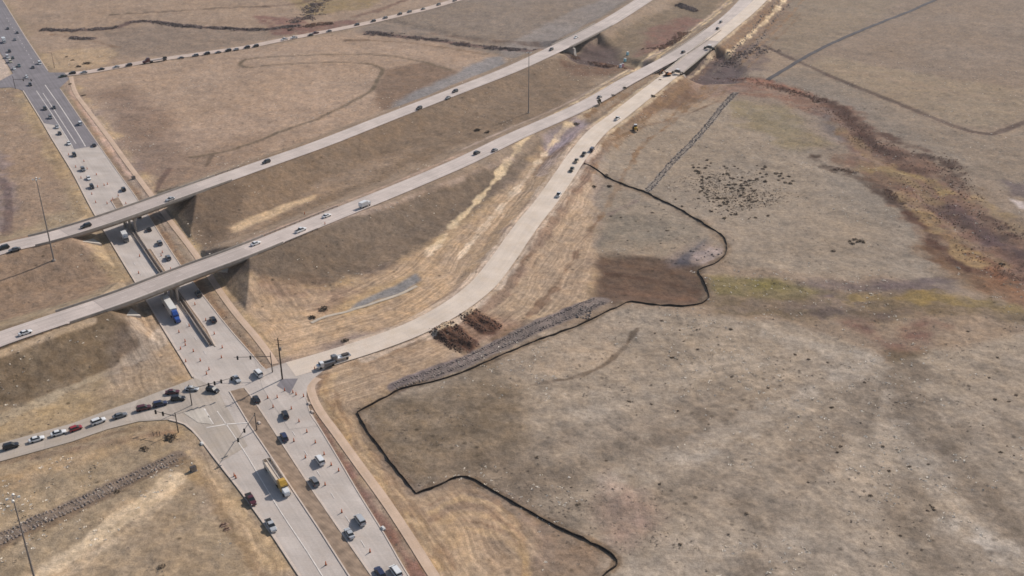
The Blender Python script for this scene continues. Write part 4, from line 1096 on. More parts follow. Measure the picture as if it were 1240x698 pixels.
# ------------------------------------------------------------------ fences of black fabric
def fence(px, label, h=0.85, stakes=80, z=0.0):
    l = Line(line_px(px, z, 2.5))
    p0 = Vector((l.p[0, 0], l.p[0, 1], ground_z(l.p[0, 0], l.p[0, 1])))
    t_ = empty('silt_fence', p0); tag(t_, label, 'fence')
    vs, fs = [], []
    prof = [(-.16, -.3), (-.1, .5), (-.04, 1.0), (.05, 1.0), (.12, .5), (.2, -.3)]
    n = len(prof)
    q = l.p.copy(); rr = random.Random(len(px) * 7 + int(px[0][0]))
    for i in range(len(q)):
        q[i, 2] = ground_z(q[i, 0], q[i, 1])
        hh = h * rr.uniform(.55, 1.2)
        sh = rr.uniform(-.22, .22)
        for o, dz in prof:
            vs.append((q[i, 0] + l.n[i, 0] * (o + sh) - p0.x, q[i, 1] + l.n[i, 1] * (o + sh) - p0.y, q[i, 2] + dz * hh - p0.z))
    for i in range(len(q) - 1):
        for k in range(n - 1):
            fs.append((i * n + k, (i + 1) * n + k, (i + 1) * n + k + 1, i * n + k + 1))
    fs.append(tuple(range(n)))
    fs.append(tuple((len(q) - 1) * n + k for k in reversed(range(n))))
    mesh_obj('fabric', pydata('fabric', vs, fs, M_FENCE), t_)
    st = pydata('stake', [(x, y, zz) for zz in (-.3, h + .25) for x, y in ((-.04, -.04), (.04, -.04), (.04, .04), (-.04, .04))], BOXF, M_STAKE)
    m = min(stakes, int(l.s[-1] / 3))
    for k in range(m):
        p, t, nn = l.at(l.s[-1] * (k + .5) / m)
        o = mesh_obj('stake', st, t_); o.location = p + nn * .24 - p0; o.location.z = ground_z(p.x, p.y) - p0.z
fence([(707, 207), (722, 210), (752, 223), (783, 234), (795, 241), (820, 252), (853, 272), (873, 285), (880, 297), (876, 312), (861, 322), (846, 326.5), (850, 336), (856, 348), (858.5, 359), (850, 366.5), (835, 370.5), (820, 371), (790, 369), (765, 365.5), (745, 374), (703, 394), (660, 411), (619, 427), (551, 456), (486, 472.5)],
      'long black silt fence winding round the dark brown soil patch', 0.7, 90)
fence([(486, 472.5), (460, 486), (433, 500)], 'short straight black silt fence between the ribbed rock strip and the sharp corner', .7, 20)
fence([(433, 500), (445, 523), (470, 556), (503, 598)], 'straight black silt fence running beside the golden verge down the right of the street', .65, 40)
fence([(503, 598), (523, 592), (538, 585), (551, 579.5), (558, 577.8), (566, 578.3), (585, 587.5), (619, 607), (682, 641), (725, 663), (740, 671), (747, 678.5), (746, 686), (734, 695), (722, 706)],
      'black silt fence with a rounded bend near the bottom edge', .65, 70)

# ------------------------------------------------------------------ rock lined ditches (rocks laid in cross rows)
def ico():
    bm = bmesh.new(); bmesh.ops.create_icosphere(bm, subdivisions=1, radius=1.0)
    v = np.array([x.co[:] for x in bm.verts]); f = [tuple(q.index for q in x.verts) for x in bm.faces]; bm.free(); return v, f
ICO_V, ICO_F = ico()
def rocks(name, label, line, w0, w1, row, per, seed, mat, size=(.45, .8), jitter=.3):
    rr = np.random.default_rng(seed)
    vs, fs = [], []
    base = 0
    s = 0.0
    while s < line.s[-1]:
        p, t, n = line.at(s)
        wid = w0 + (w1 - w0) * s / line.s[-1]
        k = max(2, int(per * wid))
        for i in range(k):
            o = (i / (k - 1) - .5) * wid + rr.normal() * jitter * .6
            a = rr.normal() * jitter * .5
            x, y = p.x + n.x * o + t.x * a, p.y + n.y * o + t.y * a
            r = rr.uniform(*size)
            sc = r * rr.uniform(.7, 1.25, 3); sc[2] *= .75
            ang = rr.uniform(0, 6.28); ca_, sa_ = math.cos(ang), math.sin(ang)
            v = ICO_V * sc * (1 + rr.normal(size=(len(ICO_V), 1)) * .13)
            vx = v[:, 0] * ca_ - v[:, 1] * sa_ + x; vy = v[:, 0] * sa_ + v[:, 1] * ca_ + y
            vz = v[:, 2] + ground_z(x, y) - .05 - .3 * math.cos(o / wid * 6.28) * .4
            vs.append(np.stack([vx, vy, vz], 1))
            fs += [(a_ + base, b_ + base, c_ + base) for a_, b_, c_ in ICO_F]
            base += len(ICO_V)
        s += row
    me = pydata(name, np.concatenate(vs), fs, mat)
    return tag(mesh_obj(name, me), label, 'rocks', kind='stuff')
rocks('riprap', 'grey ribbed rock strip beside the long silt fence', Line(line_px([(480, 469.5), (535, 450), (580, 431), (619, 412.5), (640, 403), (665, 391.5), (690, 380.5), (712, 371), (728, 364)])), 3.8, 5.8, 1.05, 1.7, 1, M_ROCK, (.22, .5), .22)
rocks('riprap', 'short grey rock spur between the rock strip and the silt fence', Line(line_px([(711, 374), (708, 380), (706, 387)])), 3.6, 4.6, 1.4, 1.2, 2, M_ROCK)
rocks('riprap', 'grey ribbed rock strip in the near left field', Line(line_px([(-60, 682), (0, 653.5), (50, 630), (100, 608), (140, 589), (175, 572.5), (214, 555)])), 4.8, 3.8, 1.05, 1.7, 3, M_ROCK, (.2, .46), .24)
rocks('riprap', 'thin dotted row of pale rocks across the far pale field', Line(line_px([(891, 112), (870, 135), (850, 160), (836, 176), (810, 202), (795, 220), (782, 234)])), 2.6, 2.2, 2.0, 1.6, 4, M_ROCK, (.45, .75), .4)
rocks('riprap', 'scattered pale rubble beside the small dark pond', Line(line_px([(838, 311), (848, 308), (858, 305), (868, 303)])), 8, 8, 2.2, .42, 5, M_ROCK, (.3, .75), 1.6)
rocks('riprap', 'loose pale rocks along the creek bank by the new bridge', Line(line_px([(878, 78), (905, 55), (930, 25), (950, 5)])), 9, 9, 3.2, .25, 6, M_ROCK, (.4, 1.0), 2.4)

rocks('soil_clods', 'dark brown clods on the nearer soil heap beside the ramp', Line(line_px([(533, 398), (546, 408), (568, 425)])), 11, 8, .6, 1.3, 31, M_SOIL, (.15, .48), .7)
rocks('soil_clods', 'dark brown clods on the farther soil heap beside the ramp', Line(line_px([(566, 382), (580, 390), (600, 401)])), 9, 7, .6, 1.3, 32, M_SOIL, (.15, .46), .7)
# ------------------------------------------------------------------ brush
def brush(name, label, px, wid, n, hmax, mat, seed, z=0.0, size=1.0):
    """a thicket of many small twig and leaf clumps along a line"""
    rr = np.random.default_rng(seed)
    l = Line(line_px(px, z, 5))
    vs, fs = [], []
    for i in range(n):
        s = rr.uniform(0, l.s[-1])
        # clump: denser where the noise says so
        p, t, nn = l.at(s)
        o = rr.normal() * wid * .33
        x, y = p.x + nn.x * o, p.y + nn.y * o
        q = float(fbm(np.array([x]), np.array([y]), 13, seed, 4)[0])
        if q < -.2 + .3 * rr.uniform(-1, 1): continue
        g = ground_z(x, y)
        hh = hmax * (.25 + .75 * max(0, min(1, q + .35))) * rr.uniform(.4, 1.0) * max(.25, 1 - (abs(o) / wid) ** 2 * 1.6)
        for k in range(6):
            c = np.array([x + rr.normal() * .55 * size, y + rr.normal() * .55 * size, g + hh * rr.uniform(.05, 1)])
            d1 = rr.normal(size=3); d1[2] = abs(d1[2]) + .5; d1 /= np.linalg.norm(d1)
            d2 = np.cross(d1, rr.normal(size=3)); d2 /= np.linalg.norm(d2)
            a, b_ = rr.uniform(.35, .8) * size, rr.uniform(.15, .4) * size
            k0 = len(vs)
            vs += [c - d1 * a - d2 * b_ * .5, c - d1 * a * .2 + d2 * b_, c + d1 * a, c + d1 * a * .1 - d2 * b_]
            fs.append((k0, k0 + 1, k0 + 2, k0 + 3))
    return tag(mesh_obj(name, pydata(name, vs, fs, mat)), label, 'brush', kind='stuff')
brush('creek_brush', 'red-brown willow brush along the creek at the right edge', [(990, 128), (1030, 150), (1062, 180), (1100, 210), (1128, 240), (1150, 268), (1185, 300), (1240, 345)], 24, 1300, .6, M_WILLOW, 1, size=.45)
brush('creek_brush', 'dark red-brown brush on the creek bank above the yellow grass', [(1010, 205), (1030, 208), (1060, 222), (1085, 240), (1098, 252)], 5, 420, .7, M_WILLOW, 2, size=.5)
brush('creek_brush', 'purple-brown brush on the upper side of the creek', [(1035, 165), (1080, 182), (1135, 190), (1160, 225), (1200, 262), (1240, 290)], 16, 500, .7, M_WILLOW, 12, size=.55)
brush('creek_brush', 'rust-red brush between the new ramp bridge and the pale field', [(866, 92), (888, 92), (915, 98), (950, 107), (1000, 124)], 12, 700, .7, M_WILLOW, 3, size=.55)
brush('ditch_brush', 'dark brush filling the long ditch beyond the far side road', [(52, 36), (100, 37), (140, 34), (162, 27.5), (187, 28), (225, 32.5), (270, 35), (309, 37), (345, 34), (362, 31)], 6, 2600, 1.5, M_DBRUSH, 4, size=1.3)
brush('ditch_brush', 'short dark brush line below the long far ditch', [(86, 46.5), (100, 47.5), (114, 48)], 3.5, 160, 1.8, M_DBRUSH, 5, size=1.2)
brush('ditch_brush', 'dark brush patch by the top edge above the far side road', [(355, 28), (372, 22), (382, 6), (392, -6)], 14, 420, 1.6, M_DBRUSH, 6, size=1.3)
brush('ditch_brush', 'red-brown brush beside the far side road', [(352, 38), (380, 31), (402, 29)], 6, 420, 2.0, M_WILLOW, 7, size=1.2)
brush('ditch_brush', 'dark brush in the swale left of the upper carriageway', [(445, 39), (494, 45.5), (526, 49.5), (563, 54.5), (612, 60), (650, 62)], 9, 1100, .7, M_DBRUSH, 8, size=1.2)
brush('creek_brush', 'dark willow brush under the far creek bridge', [(690, 64), (720, 74), (755, 80)], 6, 420, 1.8, M_WILLOW, 9)
brush('creek_brush', 'dark shaded brush beside the new ramp bridge', [(872, 76), (900, 66), (935, 58)], 16, 220, .8, M_DBRUSH, 10)
brush('creek_brush', 'purple-brown brush above the lower carriageway near the creek', [(780, 62), (805, 58), (830, 40)], 8, 420, 1.8, M_WILLOW, 11)
brush('ditch_brush', 'grey brush clump by the top edge between the carriageways', [(822, 6), (832, 10), (842, 14)], 7, 200, 2.2, M_DBRUSH, 13, size=1.2)

def ground_cell(x, y):
    r = np.clip(np.searchsorted(Yr, y), 1, nr_ - 1)
    c = np.clip(np.searchsorted(ug, x / (zc[r] * (655.0 / F_PX))), 1, nc_ - 1)
    return r * nc_ + c
paved = (eUR < 1.2) | (eSR < 1.0) | (big(dUC) < W_UC(sUC) / 2 + 3) | (big(dLC) < W_LC / 2 + 3) | (big(dRP) < W_RP / 2 + 1.5) | (big(dNR) < 6) | (big(dPA) < 2) | (big(dPB) < 2)
for px_ in ([(400, 372), (440, 352), (505, 330), (512, 345), (470, 365), (420, 385)], [(722, 306), (815, 316), (858, 350), (850, 367), (765, 366), (716, 362)], [(470, 135), (540, 95), (608, 68), (612, 78), (490, 132)]):
    m, w = region(px_, 2); paved[m] |= w > .1
def tufts(name, label, n, mat, seed, size, thresh, bias):
    """thousands of small dry grass clumps strewn over the fields, denser where the noise says"""
    rr = np.random.default_rng(seed)
    y = np.exp(rr.uniform(math.log(190), math.log(760), n * 3)); x = rr.uniform(-1, 1, n * 3) * (CP * y + SP * H_CAM) * .52
    keep = fbm(x, y, 35, seed, 4) * bias + fbm(x, y, 6, seed + 1, 3) * .5 > thresh
    i = ground_cell(x, y); keep &= ~paved[i] & (gold[i] < .5)
    x, y = x[keep][:n], y[keep][:n]; z = Zt[ground_cell(x, y)]
    m = len(x); q = 4
    cx = np.repeat(x, q) + rr.normal(size=m * q) * size * .6; cy = np.repeat(y, q) + rr.normal(size=m * q) * size * .6; cz = np.repeat(z, q)
    ang = rr.uniform(0, 6.28, m * q); w = size * rr.uniform(.4, 1.2, m * q); h = size * rr.uniform(.15, .5, m * q); ln = rr.uniform(-1.2, 1.2, m * q) * size
    ax, ay = np.cos(ang) * w, np.sin(ang) * w; bx, by = -np.sin(ang) * ln, np.cos(ang) * ln
    V = np.stack([np.stack([cx - ax, cy - ay, cz - .05], 1), np.stack([cx + ax, cy + ay, cz - .05], 1), np.stack([cx + ax * .7 + bx, cy + ay * .7 + by, cz + h], 1), np.stack([cx - ax * .6 + bx, cy - ay * .6 + by, cz + h * .8], 1)], 1).reshape(-1, 3)
    F = np.arange(m * q * 4).reshape(-1, 4)
    me = bpy.data.meshes.new(name); me.from_pydata(V.tolist(), [], F.tolist()); me.materials.append(mat)
    return tag(mesh_obj(name, me), label, 'grass', kind='stuff')
tufts('dry_grass', 'small brown grass tufts strewn over the fields', 4200, M_TUFT, 71, .30, .2, .7)
tufts('dry_grass', 'small pale straw tufts strewn over the fields', 4200, M_STRAW, 73, .36, .18, .9)

# countable low shrubs
def shrub_mesh(seed, n=70, r=1.0, mat=None):
    rr = np.random.default_rng(seed); vs, fs = [], []
    for i in range(n):
        d = rr.normal(size=3); d /= np.linalg.norm(d); d[2] = abs(d[2]) * .75
        c = d * r * rr.uniform(.45, 1.0)
        a = rr.normal(size=3); a /= np.linalg.norm(a); b_ = np.cross(a, rr.normal(size=3)); b_ /= np.linalg.norm(b_)
        s1, s2 = r * rr.uniform(.18, .38), r * rr.uniform(.10, .24); k0 = len(vs)
        vs += [c - a * s1, c + b_ * s2, c + a * s1, c - b_ * s2]; fs.append((k0, k0 + 1, k0 + 2, k0 + 3))
    return pydata('shrub', vs, fs, mat or M_SHRUB)
SHR = [shrub_mesh(s) for s in range(5)]
SHRW = [shrub_mesh(40 + s, mat=M_WILLOW) for s in range(3)]
SHRG = [shrub_mesh(60 + s, 110, mat=M_SHRUBG) for s in range(2)]
def shrub(px, py, size, label, group, meshes=SHR, z=0.0, name='shrub'):
    x, y = G(px, py, z)
    o = mesh_obj(name, rnd.choice(meshes))
    o.location = (x, y, ground_z(x, y) - .05)
    o.rotation_euler = (0, 0, rnd.uniform(0, 6.28))
    o.scale = (size * rnd.uniform(.8, 1.5), size * rnd.uniform(.8, 1.3), size * rnd.uniform(.55, .8))
    return tag(o, label, 'shrub', group)
brush('low_weeds', 'fine brown weeds speckling the ground between the clustered shrubs', [(842, 212), (870, 224), (900, 236), (926, 250)], 34, 700, .5, M_SHRUB, 21, size=.42)
poly = [(838, 200), (855, 195), (880, 198), (905, 200), (928, 202), (932, 220), (925, 240), (928, 262), (905, 272), (880, 268), (862, 258), (845, 245), (848, 225)]
cnt = 0
cen = [(rnd.uniform(838, 930), rnd.uniform(196, 270)) for _ in range(40)]
while cnt < 165:
    cx, cy = rnd.choice(cen)
    a_, b_ = cx + rnd.gauss(0, 7.5), cy + rnd.gauss(0, 5.5)
    if not in_poly(poly, np.array([a_]), np.array([b_]))[0]: continue
    shrub(a_, b_, rnd.uniform(.4, 1.15), 'low dark brown shrub in the dense dotted cluster on the pale field', 'shrubs dotting the pale field below the creek'); cnt += 1
for a_, b_ in [(940, 211), (944, 214), (948, 216), (951, 221), (957, 222), (943, 218), (955, 214), (960, 219), (946, 211)]:
    shrub(a_, b_, rnd.uniform(.8, 1.2), 'low dark brown shrub in the small knot right of the dense cluster', 'shrubs in the small knot')
for a_, b_ in [(1029, 293), (1032, 296), (1035, 291), (1039, 294), (1043, 293), (1045, 295)]:
    shrub(a_, b_, rnd.uniform(.9, 1.3), 'dark brown shrub in the clump on the grey field left of the creek', 'shrubs in the creek side clump')
shrub(1009, 304, 1.2, 'single dark brown shrub below the clump on the grey field', None)
for a_, b_ in [(818, 242), (826, 250), (836, 262), (812, 232), (800, 266), (790, 258), (808, 280), (770, 268), (752, 264), (798, 248), (828, 276), (842, 252), (785, 280), (740, 262), (760, 292), (800, 295)]:
    shrub(a_, b_, rnd.uniform(.45, .8), 'small dry weed scattered inside the looping silt fence', 'weeds inside the fence loop')
weeds = [(801, 389), (793, 404), (823, 401), (844, 400), (870, 418), (845, 424), (814, 433), (828, 415), (762, 486), (789, 490), (821, 498), (771, 503), (858, 515), (650, 554), (734, 557), (692, 590), (700, 611), (799, 586), (904, 624), (824, 660), (963, 431), (979, 436), (1002, 440), (1047, 463), (1007, 494), (1042, 513), (1063, 494), (995, 521), (1018, 541), (1014, 548), (1069, 542), (1076, 572), (1124, 563), (978, 586), (1149, 579), (1101, 566), (1129, 615), (1208, 434), (1205, 484), (1222, 487), (1230, 480), (1190, 516), (886, 458), (930, 470), (1198, 458), (1172, 402), (1010, 586), (1054, 602), (1116, 667), (1090, 650), (885, 400), (936, 388), (1126, 612), (1131, 618), (1123, 619), (1220, 540), (1212, 548), (1228, 552)]
for a_, b_ in weeds:
    shrub(a_, b_, rnd.uniform(.4, .75), 'small dark dry weed scattered over the large pale field', 'weeds scattered over the large field')
for a_, b_, sz, lab in [(734, 213, 1.6, 'dark shrub just below the upper end of the long silt fence'), (719, 228, 1.5, 'round dark shrub beside the golden slope under the silt fence'), (738, 226, 1.5, 'dark shrub with pale twigs below the silt fence near the ramp'),
                         (101, 116, 1.5, 'dark round shrub beside the top of the shared path'), (85, 102, 1.4, 'dark shrub at the corner where the shared path begins'), (105, 77.5, 2.6, 'wide dark shrub on the far edge of the far side road'),
                         (95, 81.5, 2.0, 'smaller dark shrub left of the wide one beside the far side road'), (81, 70, 1.5, 'dark shrub in the tan ground above the far junction'), (88, 74, 1.2, 'small shrub between the two dark ones above the far junction'),
                         (418, 413, 1.3, 'dark shrub on the upper edge of the ramp near the junction'), (392, 374, 1.9, 'dark shrub by the end of the concrete drain'), (378, 384, 1.6, 'dark weed at the left tip of the concrete drain'),
                         (590, 162, 1.8, 'dark shrub in the grass between the carriageways above the dark car'), (578, 159, 2.1, 'long low dark shrub between the two carriageways'),
                         (756, 116, 2.2, 'dark shrub in the narrow gore between the carriageway and the ramp'), (742, 125, 1.8, 'low dark shrub left of the gore shrub'), (697, 157, 2.0, 'brown shrub on the gravel between the carriageway and ramp'),
                         (790, 126, 2.1, 'dark shrub on the brown soil triangle beside the ramp'), (804, 101, 1.6, 'dark shrub on the near edge of the ramp before its bridge'), (799, 106, 1.5, 'dark shrub lower on the near edge of the ramp before its bridge'),
                         (142, 597, 1.1, 'small green weed beside the near left rock strip'), (205, 532, 2.2, 'dark brush heap on the corner below the near side road'), (175, 545, 1.4, 'brown weed patch in the near left field above the rock strip'), (196, 688, .9, 'lone weed near the bottom of the left field'),
                         (1213, 319, 1.7, 'dark grey shrub at the end of the creek brush by the right edge'), (930, 262, 1.1, 'single dark shrub right of the dense dotted cluster')]:
    shrub(a_, b_, sz, lab, None)
shrub(270, 637, 1.0, 'red-brown bare shrub on the verge left of the street', None, SHRW)
shrub(274, 642, 1.2, 'dark red-brown bare shrub just below the red one on the left verge', None, SHRW)

# small round tree between the carriageways
def tree(px, py, h, label):
    x, y = G(px, py, 0); gz = ground_z(x, y)
    t_ = empty('tree', (x, y, gz)); tag(t_, label, 'tree')
    bm = bmesh.new(); bmesh.ops.create_cone(bm, segments=8, radius1=h * .05, radius2=h * .02, depth=h * .6, matrix=Matrix.Translation((0, 0, h * .3))); me = bpy.data.meshes.new('trunk'); bm.to_mesh(me); bm.free(); me.materials.append(M_BARK)
    mesh_obj('trunk', me, t_)
    rr = np.random.default_rng(int(px)); vs, fs = [], []
    for i in range(420):
        d = rr.normal(size=3); d /= np.linalg.norm(d)
        c = d * np.array([h * .36, h * .36, h * .42]) * rr.uniform(.35, 1) ** .6 * (.75 + .4 * math.sin(d[0] * 5 + d[2] * 4)) + np.array([0, 0, h * .6])
        a = rr.normal(size=3); a /= np.linalg.norm(a); b_ = np.cross(a, rr.normal(size=3)); b_ /= np.linalg.norm(b_)
        s1, s2 = h * .07, h * .045; k0 = len(vs)
        vs += [c - a * s1, c + b_ * s2, c + a * s1, c - b_ * s2]; fs.append((k0, k0 + 1, k0 + 2, k0 + 3))
    mesh_obj('crown', pydata('crown', vs, fs, M_SHRUBG), t_)
tree(725.5, 136.5, 4.4, 'small dark green tree standing alone between the carriageway and the ramp')

# ------------------------------------------------------------------ poles and signals
def tube(p0, p1, r0, r1, seg=8):
    a, b = Vector(p0), Vector(p1)
    d = (b - a).normalized()
    u = d.orthogonal().normalized(); w = d.cross(u)
    vs = []
    for c, r in ((a, r0), (b, r1)):
        for k in range(seg):
            t = 2 * math.pi * k / seg
            vs.append(c + u * (r * math.cos(t)) + w * (r * math.sin(t)))
    fs = [(k, (k + 1) % seg, seg + (k + 1) % seg, seg + k) for k in range(seg)] + [tuple(reversed(range(seg))), tuple(range(seg, 2 * seg))]
    return vs, fs
def tubes(name, lst, mat, parent=None, seg=8):
    vs, fs = [], []
    for p0, p1, r0, r1 in lst:
        v, f = tube(p0, p1, r0, r1, seg); b = len(vs); vs += v; fs += [tuple(k + b for k in q) for q in f]
    return mesh_obj(name, pydata(name, vs, fs, mat), parent)
def boxes(name, lst, mat, parent=None, bev=0.0):
    bm = bmesh.new()
    for x0, x1, y0, y1, z0, z1 in lst:
        bmesh.ops.create_cube(bm, size=1, matrix=Matrix.Translation(((x0 + x1) / 2, (y0 + y1) / 2, (z0 + z1) / 2)) @ Matrix.Diagonal((x1 - x0, y1 - y0, z1 - z0, 1)))
    if bev: bmesh.ops.bevel(bm, geom=bm.edges[:], offset=bev, segments=2, affect='EDGES')
    me = bpy.data.meshes.new(name); bm.to_mesh(me); bm.free(); me.materials.append(mat)
    return me if parent is False else mesh_obj(name, me, parent)
def high_mast(px, py, h, label):
    x, y = G(px, py, 0); gz = ground_z(x, y)
    t_ = empty('high_mast_light', (x, y, gz)); tag(t_, label, 'street lamp', 'tall light masts')
    tubes('base', [((0, 0, -.3), (0, 0, .5), .7, .7)], M_BCONC, t_, 12)
    tubes('mast', [((0, 0, .4), (0, 0, h * .5), .34, .25), ((0, 0, h * .5), (0, 0, h), .25, .14)], M_STEEL, t_, 10)
    tubes('crown_ring', [((.9 * math.cos(a), .9 * math.sin(a), h - .1), (.9 * math.cos(a + math.pi / 4), .9 * math.sin(a + math.pi / 4), h - .1), .08, .08) for a in [k * math.pi / 4 for k in range(8)]] + [((0, 0, h - .1), (.9 * math.cos(k * math.pi / 2), .9 * math.sin(k * math.pi / 2), h - .1), .05, .05) for k in range(4)], M_STEEL, t_, 6)
    for k in range(4):
        a = k * math.pi / 2 + .4
        lum = tubes('luminaire', [((1.0 * math.cos(a), 1.0 * math.sin(a), h - .15), (1.55 * math.cos(a), 1.55 * math.sin(a), h - .2), .28, .34)], M_LAMP, t_, 8)
high_mast(68, 328, 36.5, 'tall light mast standing between the two left bridge approaches')
high_mast(640, 138, 37, 'tall light mast in the grass between the carriageways, near the far creek')
high_mast(54, 746, 36.5, 'tall light mast at the bottom left whose foot is out of view')

def signal(px, py, h, arm_px, arm_h, label, heads=(), top=0.0, arm2=None):
    x, y = G(px, py, 0); b = Vector((x, y, 0.05))
    t_ = empty('traffic_signal', b); tag(t_, label, 'traffic signal')
    tubes('pole', [((0, 0, 0), (0, 0, h), .20, .14)], M_DSTEEL, t_)
    for ap, hs in ([(arm_px, heads)] if arm_px else []) + ([arm2] if arm2 else []):
        e = P(ap[0], ap[1], arm_h) - b
        tubes('mast_arm', [((0, 0, arm_h), tuple(e), .13, .07)], M_DSTEEL, t_)
        for k in hs:
            c = Vector((0, 0, arm_h)).lerp(e, k)
            hd = boxes('signal_head', [(-.28, .28, -.2, .2, -1.0, .45)], M_BLACKP, t_, .04); hd.location = c
signal(232.5, 491, 8.0, (284, 457), 6.2, 'traffic signal pole beside the car queue, its long arm reaching over the street', (.42, .55, .7, .93))
signal(330, 451, 8.0, (283, 433), 6.4, 'traffic signal pole by the ramp mouth with its arm over the uphill lanes', (.55, .9))
signal(216, 524, 7.6, (187, 498), 6.2, 'traffic signal pole on the inside corner of the near side road', (.6, .95))
signal(18.7, 108, 8.5, (40, 97), 6.4, 'traffic signal pole at the far junction, left of the street', (.5, .9))
signal(311, 521, 6.5, (287, 534), 6.0, 'traffic signal pole in the brown median below the junction', (.6, .95))
# tall pole with a cross arm
x, y = G(342, 459.5, 0); t_ = empty('utility_pole', (x, y, 0)); tag(t_, 'tall dark utility pole with short cross arms at the ramp mouth', 'utility pole')
tubes('pole', [((0, 0, -.3), (0, 0, 16.5), .30, .19)], M_WOOD, t_)
tubes('cross_arm', [((-1.3, .2, 15.6), (1.3, -.2, 15.6), .09, .09)], M_WOOD, t_)
tubes('cross_arm', [((-1.0, .2, 13.9), (1.0, -.2, 13.9), .09, .09)], M_WOOD, t_)
for q in (-1.2, -.5, .5, 1.2): tubes('insulator', [((q, -.15 * q, 15.65), (q, -.15 * q, 15.95), .07, .05)], M_BCONC, t_, 6)
tubes('transformer', [((.55, 0, 11.6), (.55, 0, 12.8), .33, .33)], M_STEEL, t_, 10)
x, y = G(66, 82.5, 0); t_ = empty('lamp_post', (x, y, 0)); tag(t_, 'thin lamp post at the corner where the far side road begins', 'street lamp')
tubes('pole', [((0, 0, -.3), (0, 0, 10.5), .15, .1)], M_DSTEEL, t_); tubes('lamp_arm', [((0, 0, 10.3), (-1.8, -.8, 10.9), .06, .05)], M_DSTEEL, t_)
boxes('lamp_head', [(-2.5, -1.7, -1.0, -.6, 10.75, 10.95)], M_STEEL, t_, .04)
# posts by the corner, cabinets, concrete blocks
for k, (a_, b_) in enumerate([(186, 529), (190.5, 529), (194, 529)]):
    x, y = G(a_, b_, 0)
    o = tubes('marker_post', [((0, 0, -.2), (0, 0, 1.7), .1, .1)], M_DSTEEL); o.location = (x, y, ground_z(x, y))
    tag(o, ('left', 'middle', 'right')[k] + ' one of three dark posts below the near side road', 'post', 'three dark posts')
for a_, b_, lab in [(162, 217, 'dark green utility cabinet on the ditch beside the shared path'), (234.5, 571, 'dark tipped utility box on the verge left of the street')]:
    x, y = G(a_, b_, 0); t_ = empty('utility_cabinet', (x, y, ground_z(x, y)), .6); tag(t_, lab, 'utility box')
    boxes('cabinet', [(-.9, .9, -.6, .6, 0, 1.6)], M_DSTEEL, t_, .05); boxes('plinth', [(-1.1, 1.1, -.8, .8, -.2, .12)], M_BCONC, t_); boxes('door', [(-.82, -.03, -.64, -.6, .2, 1.5), (.03, .82, -.64, -.6, .2, 1.5)], M_STEEL, t_)
for a_, b_, lab in [(374, 489.5, 'pale concrete inlet block in the brown strip, nearer the ramp mouth'), (378, 499.5, 'pale concrete inlet block in the brown strip, second from the ramp mouth'), (244.5, 538, 'white concrete block on the kerb of the curved slip lane'), (464, 640.5, 'small white marker block in the brown strip near the two silver vehicles'), (314, 513, 'small pale block in the top of the brown median')]:
    x, y = G(a_, b_, 0); o = boxes('concrete_block', [(-.8, .8, -.45, .45, -.1, .45), (-.55, .55, -.3, .3, .45, .55)], M_WHITE if 'white' in lab else M_CURB, None, .06); o.location = (x, y, max(0, ground_z(x, y))); o.rotation_euler = (0, 0, -1.0); tag(o, lab, 'concrete block')

# ------------------------------------------------------------------ vehicles (x forward, z up, metres)
PAINT = {'white': (.74, .74, .73), 'silver': (.44, .45, .46), 'grey': (.15, .155, .165), 'black': (.018, .018, .02), 'navy': (.022, .03, .075), 'maroon': (.085, .014, .02),
         'red': (.30, .018, .022), 'blue': (.025, .085, .33), 'green': (.03, .05, .04), 'tan': (.36, .30, .22), 'yellow': (.56, .33, .05), 'orange': (.6, .2, .03), 'teal': (.10, .16, .17), 'cream': (.66, .6, .42), 'dkred': (.12, .03, .035)}
def paint_mat(c):
    return material('paint_' + c, PAINT[c], 0.32, 0.04, 1.5, spec=.5, coat=.5)
def loft(st, z0=.26):
    """st: (x, top z, half width) stations -> hull"""
    vs, fs = [], []
    n = 8
    for x, zt, hw in st:
        ring = [(-.86 * hw, z0), (-hw, z0 + (zt - z0) * .42), (-.97 * hw, z0 + (zt - z0) * .84), (-.84 * hw, zt), (.84 * hw, zt), (.97 * hw, z0 + (zt - z0) * .84), (hw, z0 + (zt - z0) * .42), (.86 * hw, z0)]
        vs += [(x, y, z) for y, z in ring]
    for i in range(len(st) - 1):
        for k in range(n):
            fs.append((i * n + k, i * n + (k + 1) % n, (i + 1) * n + (k + 1) % n, (i + 1) * n + k))
    fs.append(tuple(reversed(range(n)))); fs.append(tuple((len(st) - 1) * n + k for k in range(n)))
    return vs, fs
def frustum(xb0, xb1, xt0, xt1, z0, z1, wb, wt):
    vs = [(xb0, -wb, z0), (xb1, -wb, z0), (xb1, wb, z0), (xb0, wb, z0), (xt0, -wt, z1), (xt1, -wt, z1), (xt1, wt, z1), (xt0, wt, z1)]
    return vs, list(BOXF)
def merge(*parts):
    vs, fs = [], []
    for v, f in parts:
        b = len(vs); vs += v; fs += [tuple(k + b for k in q) for q in f]
    return vs, fs
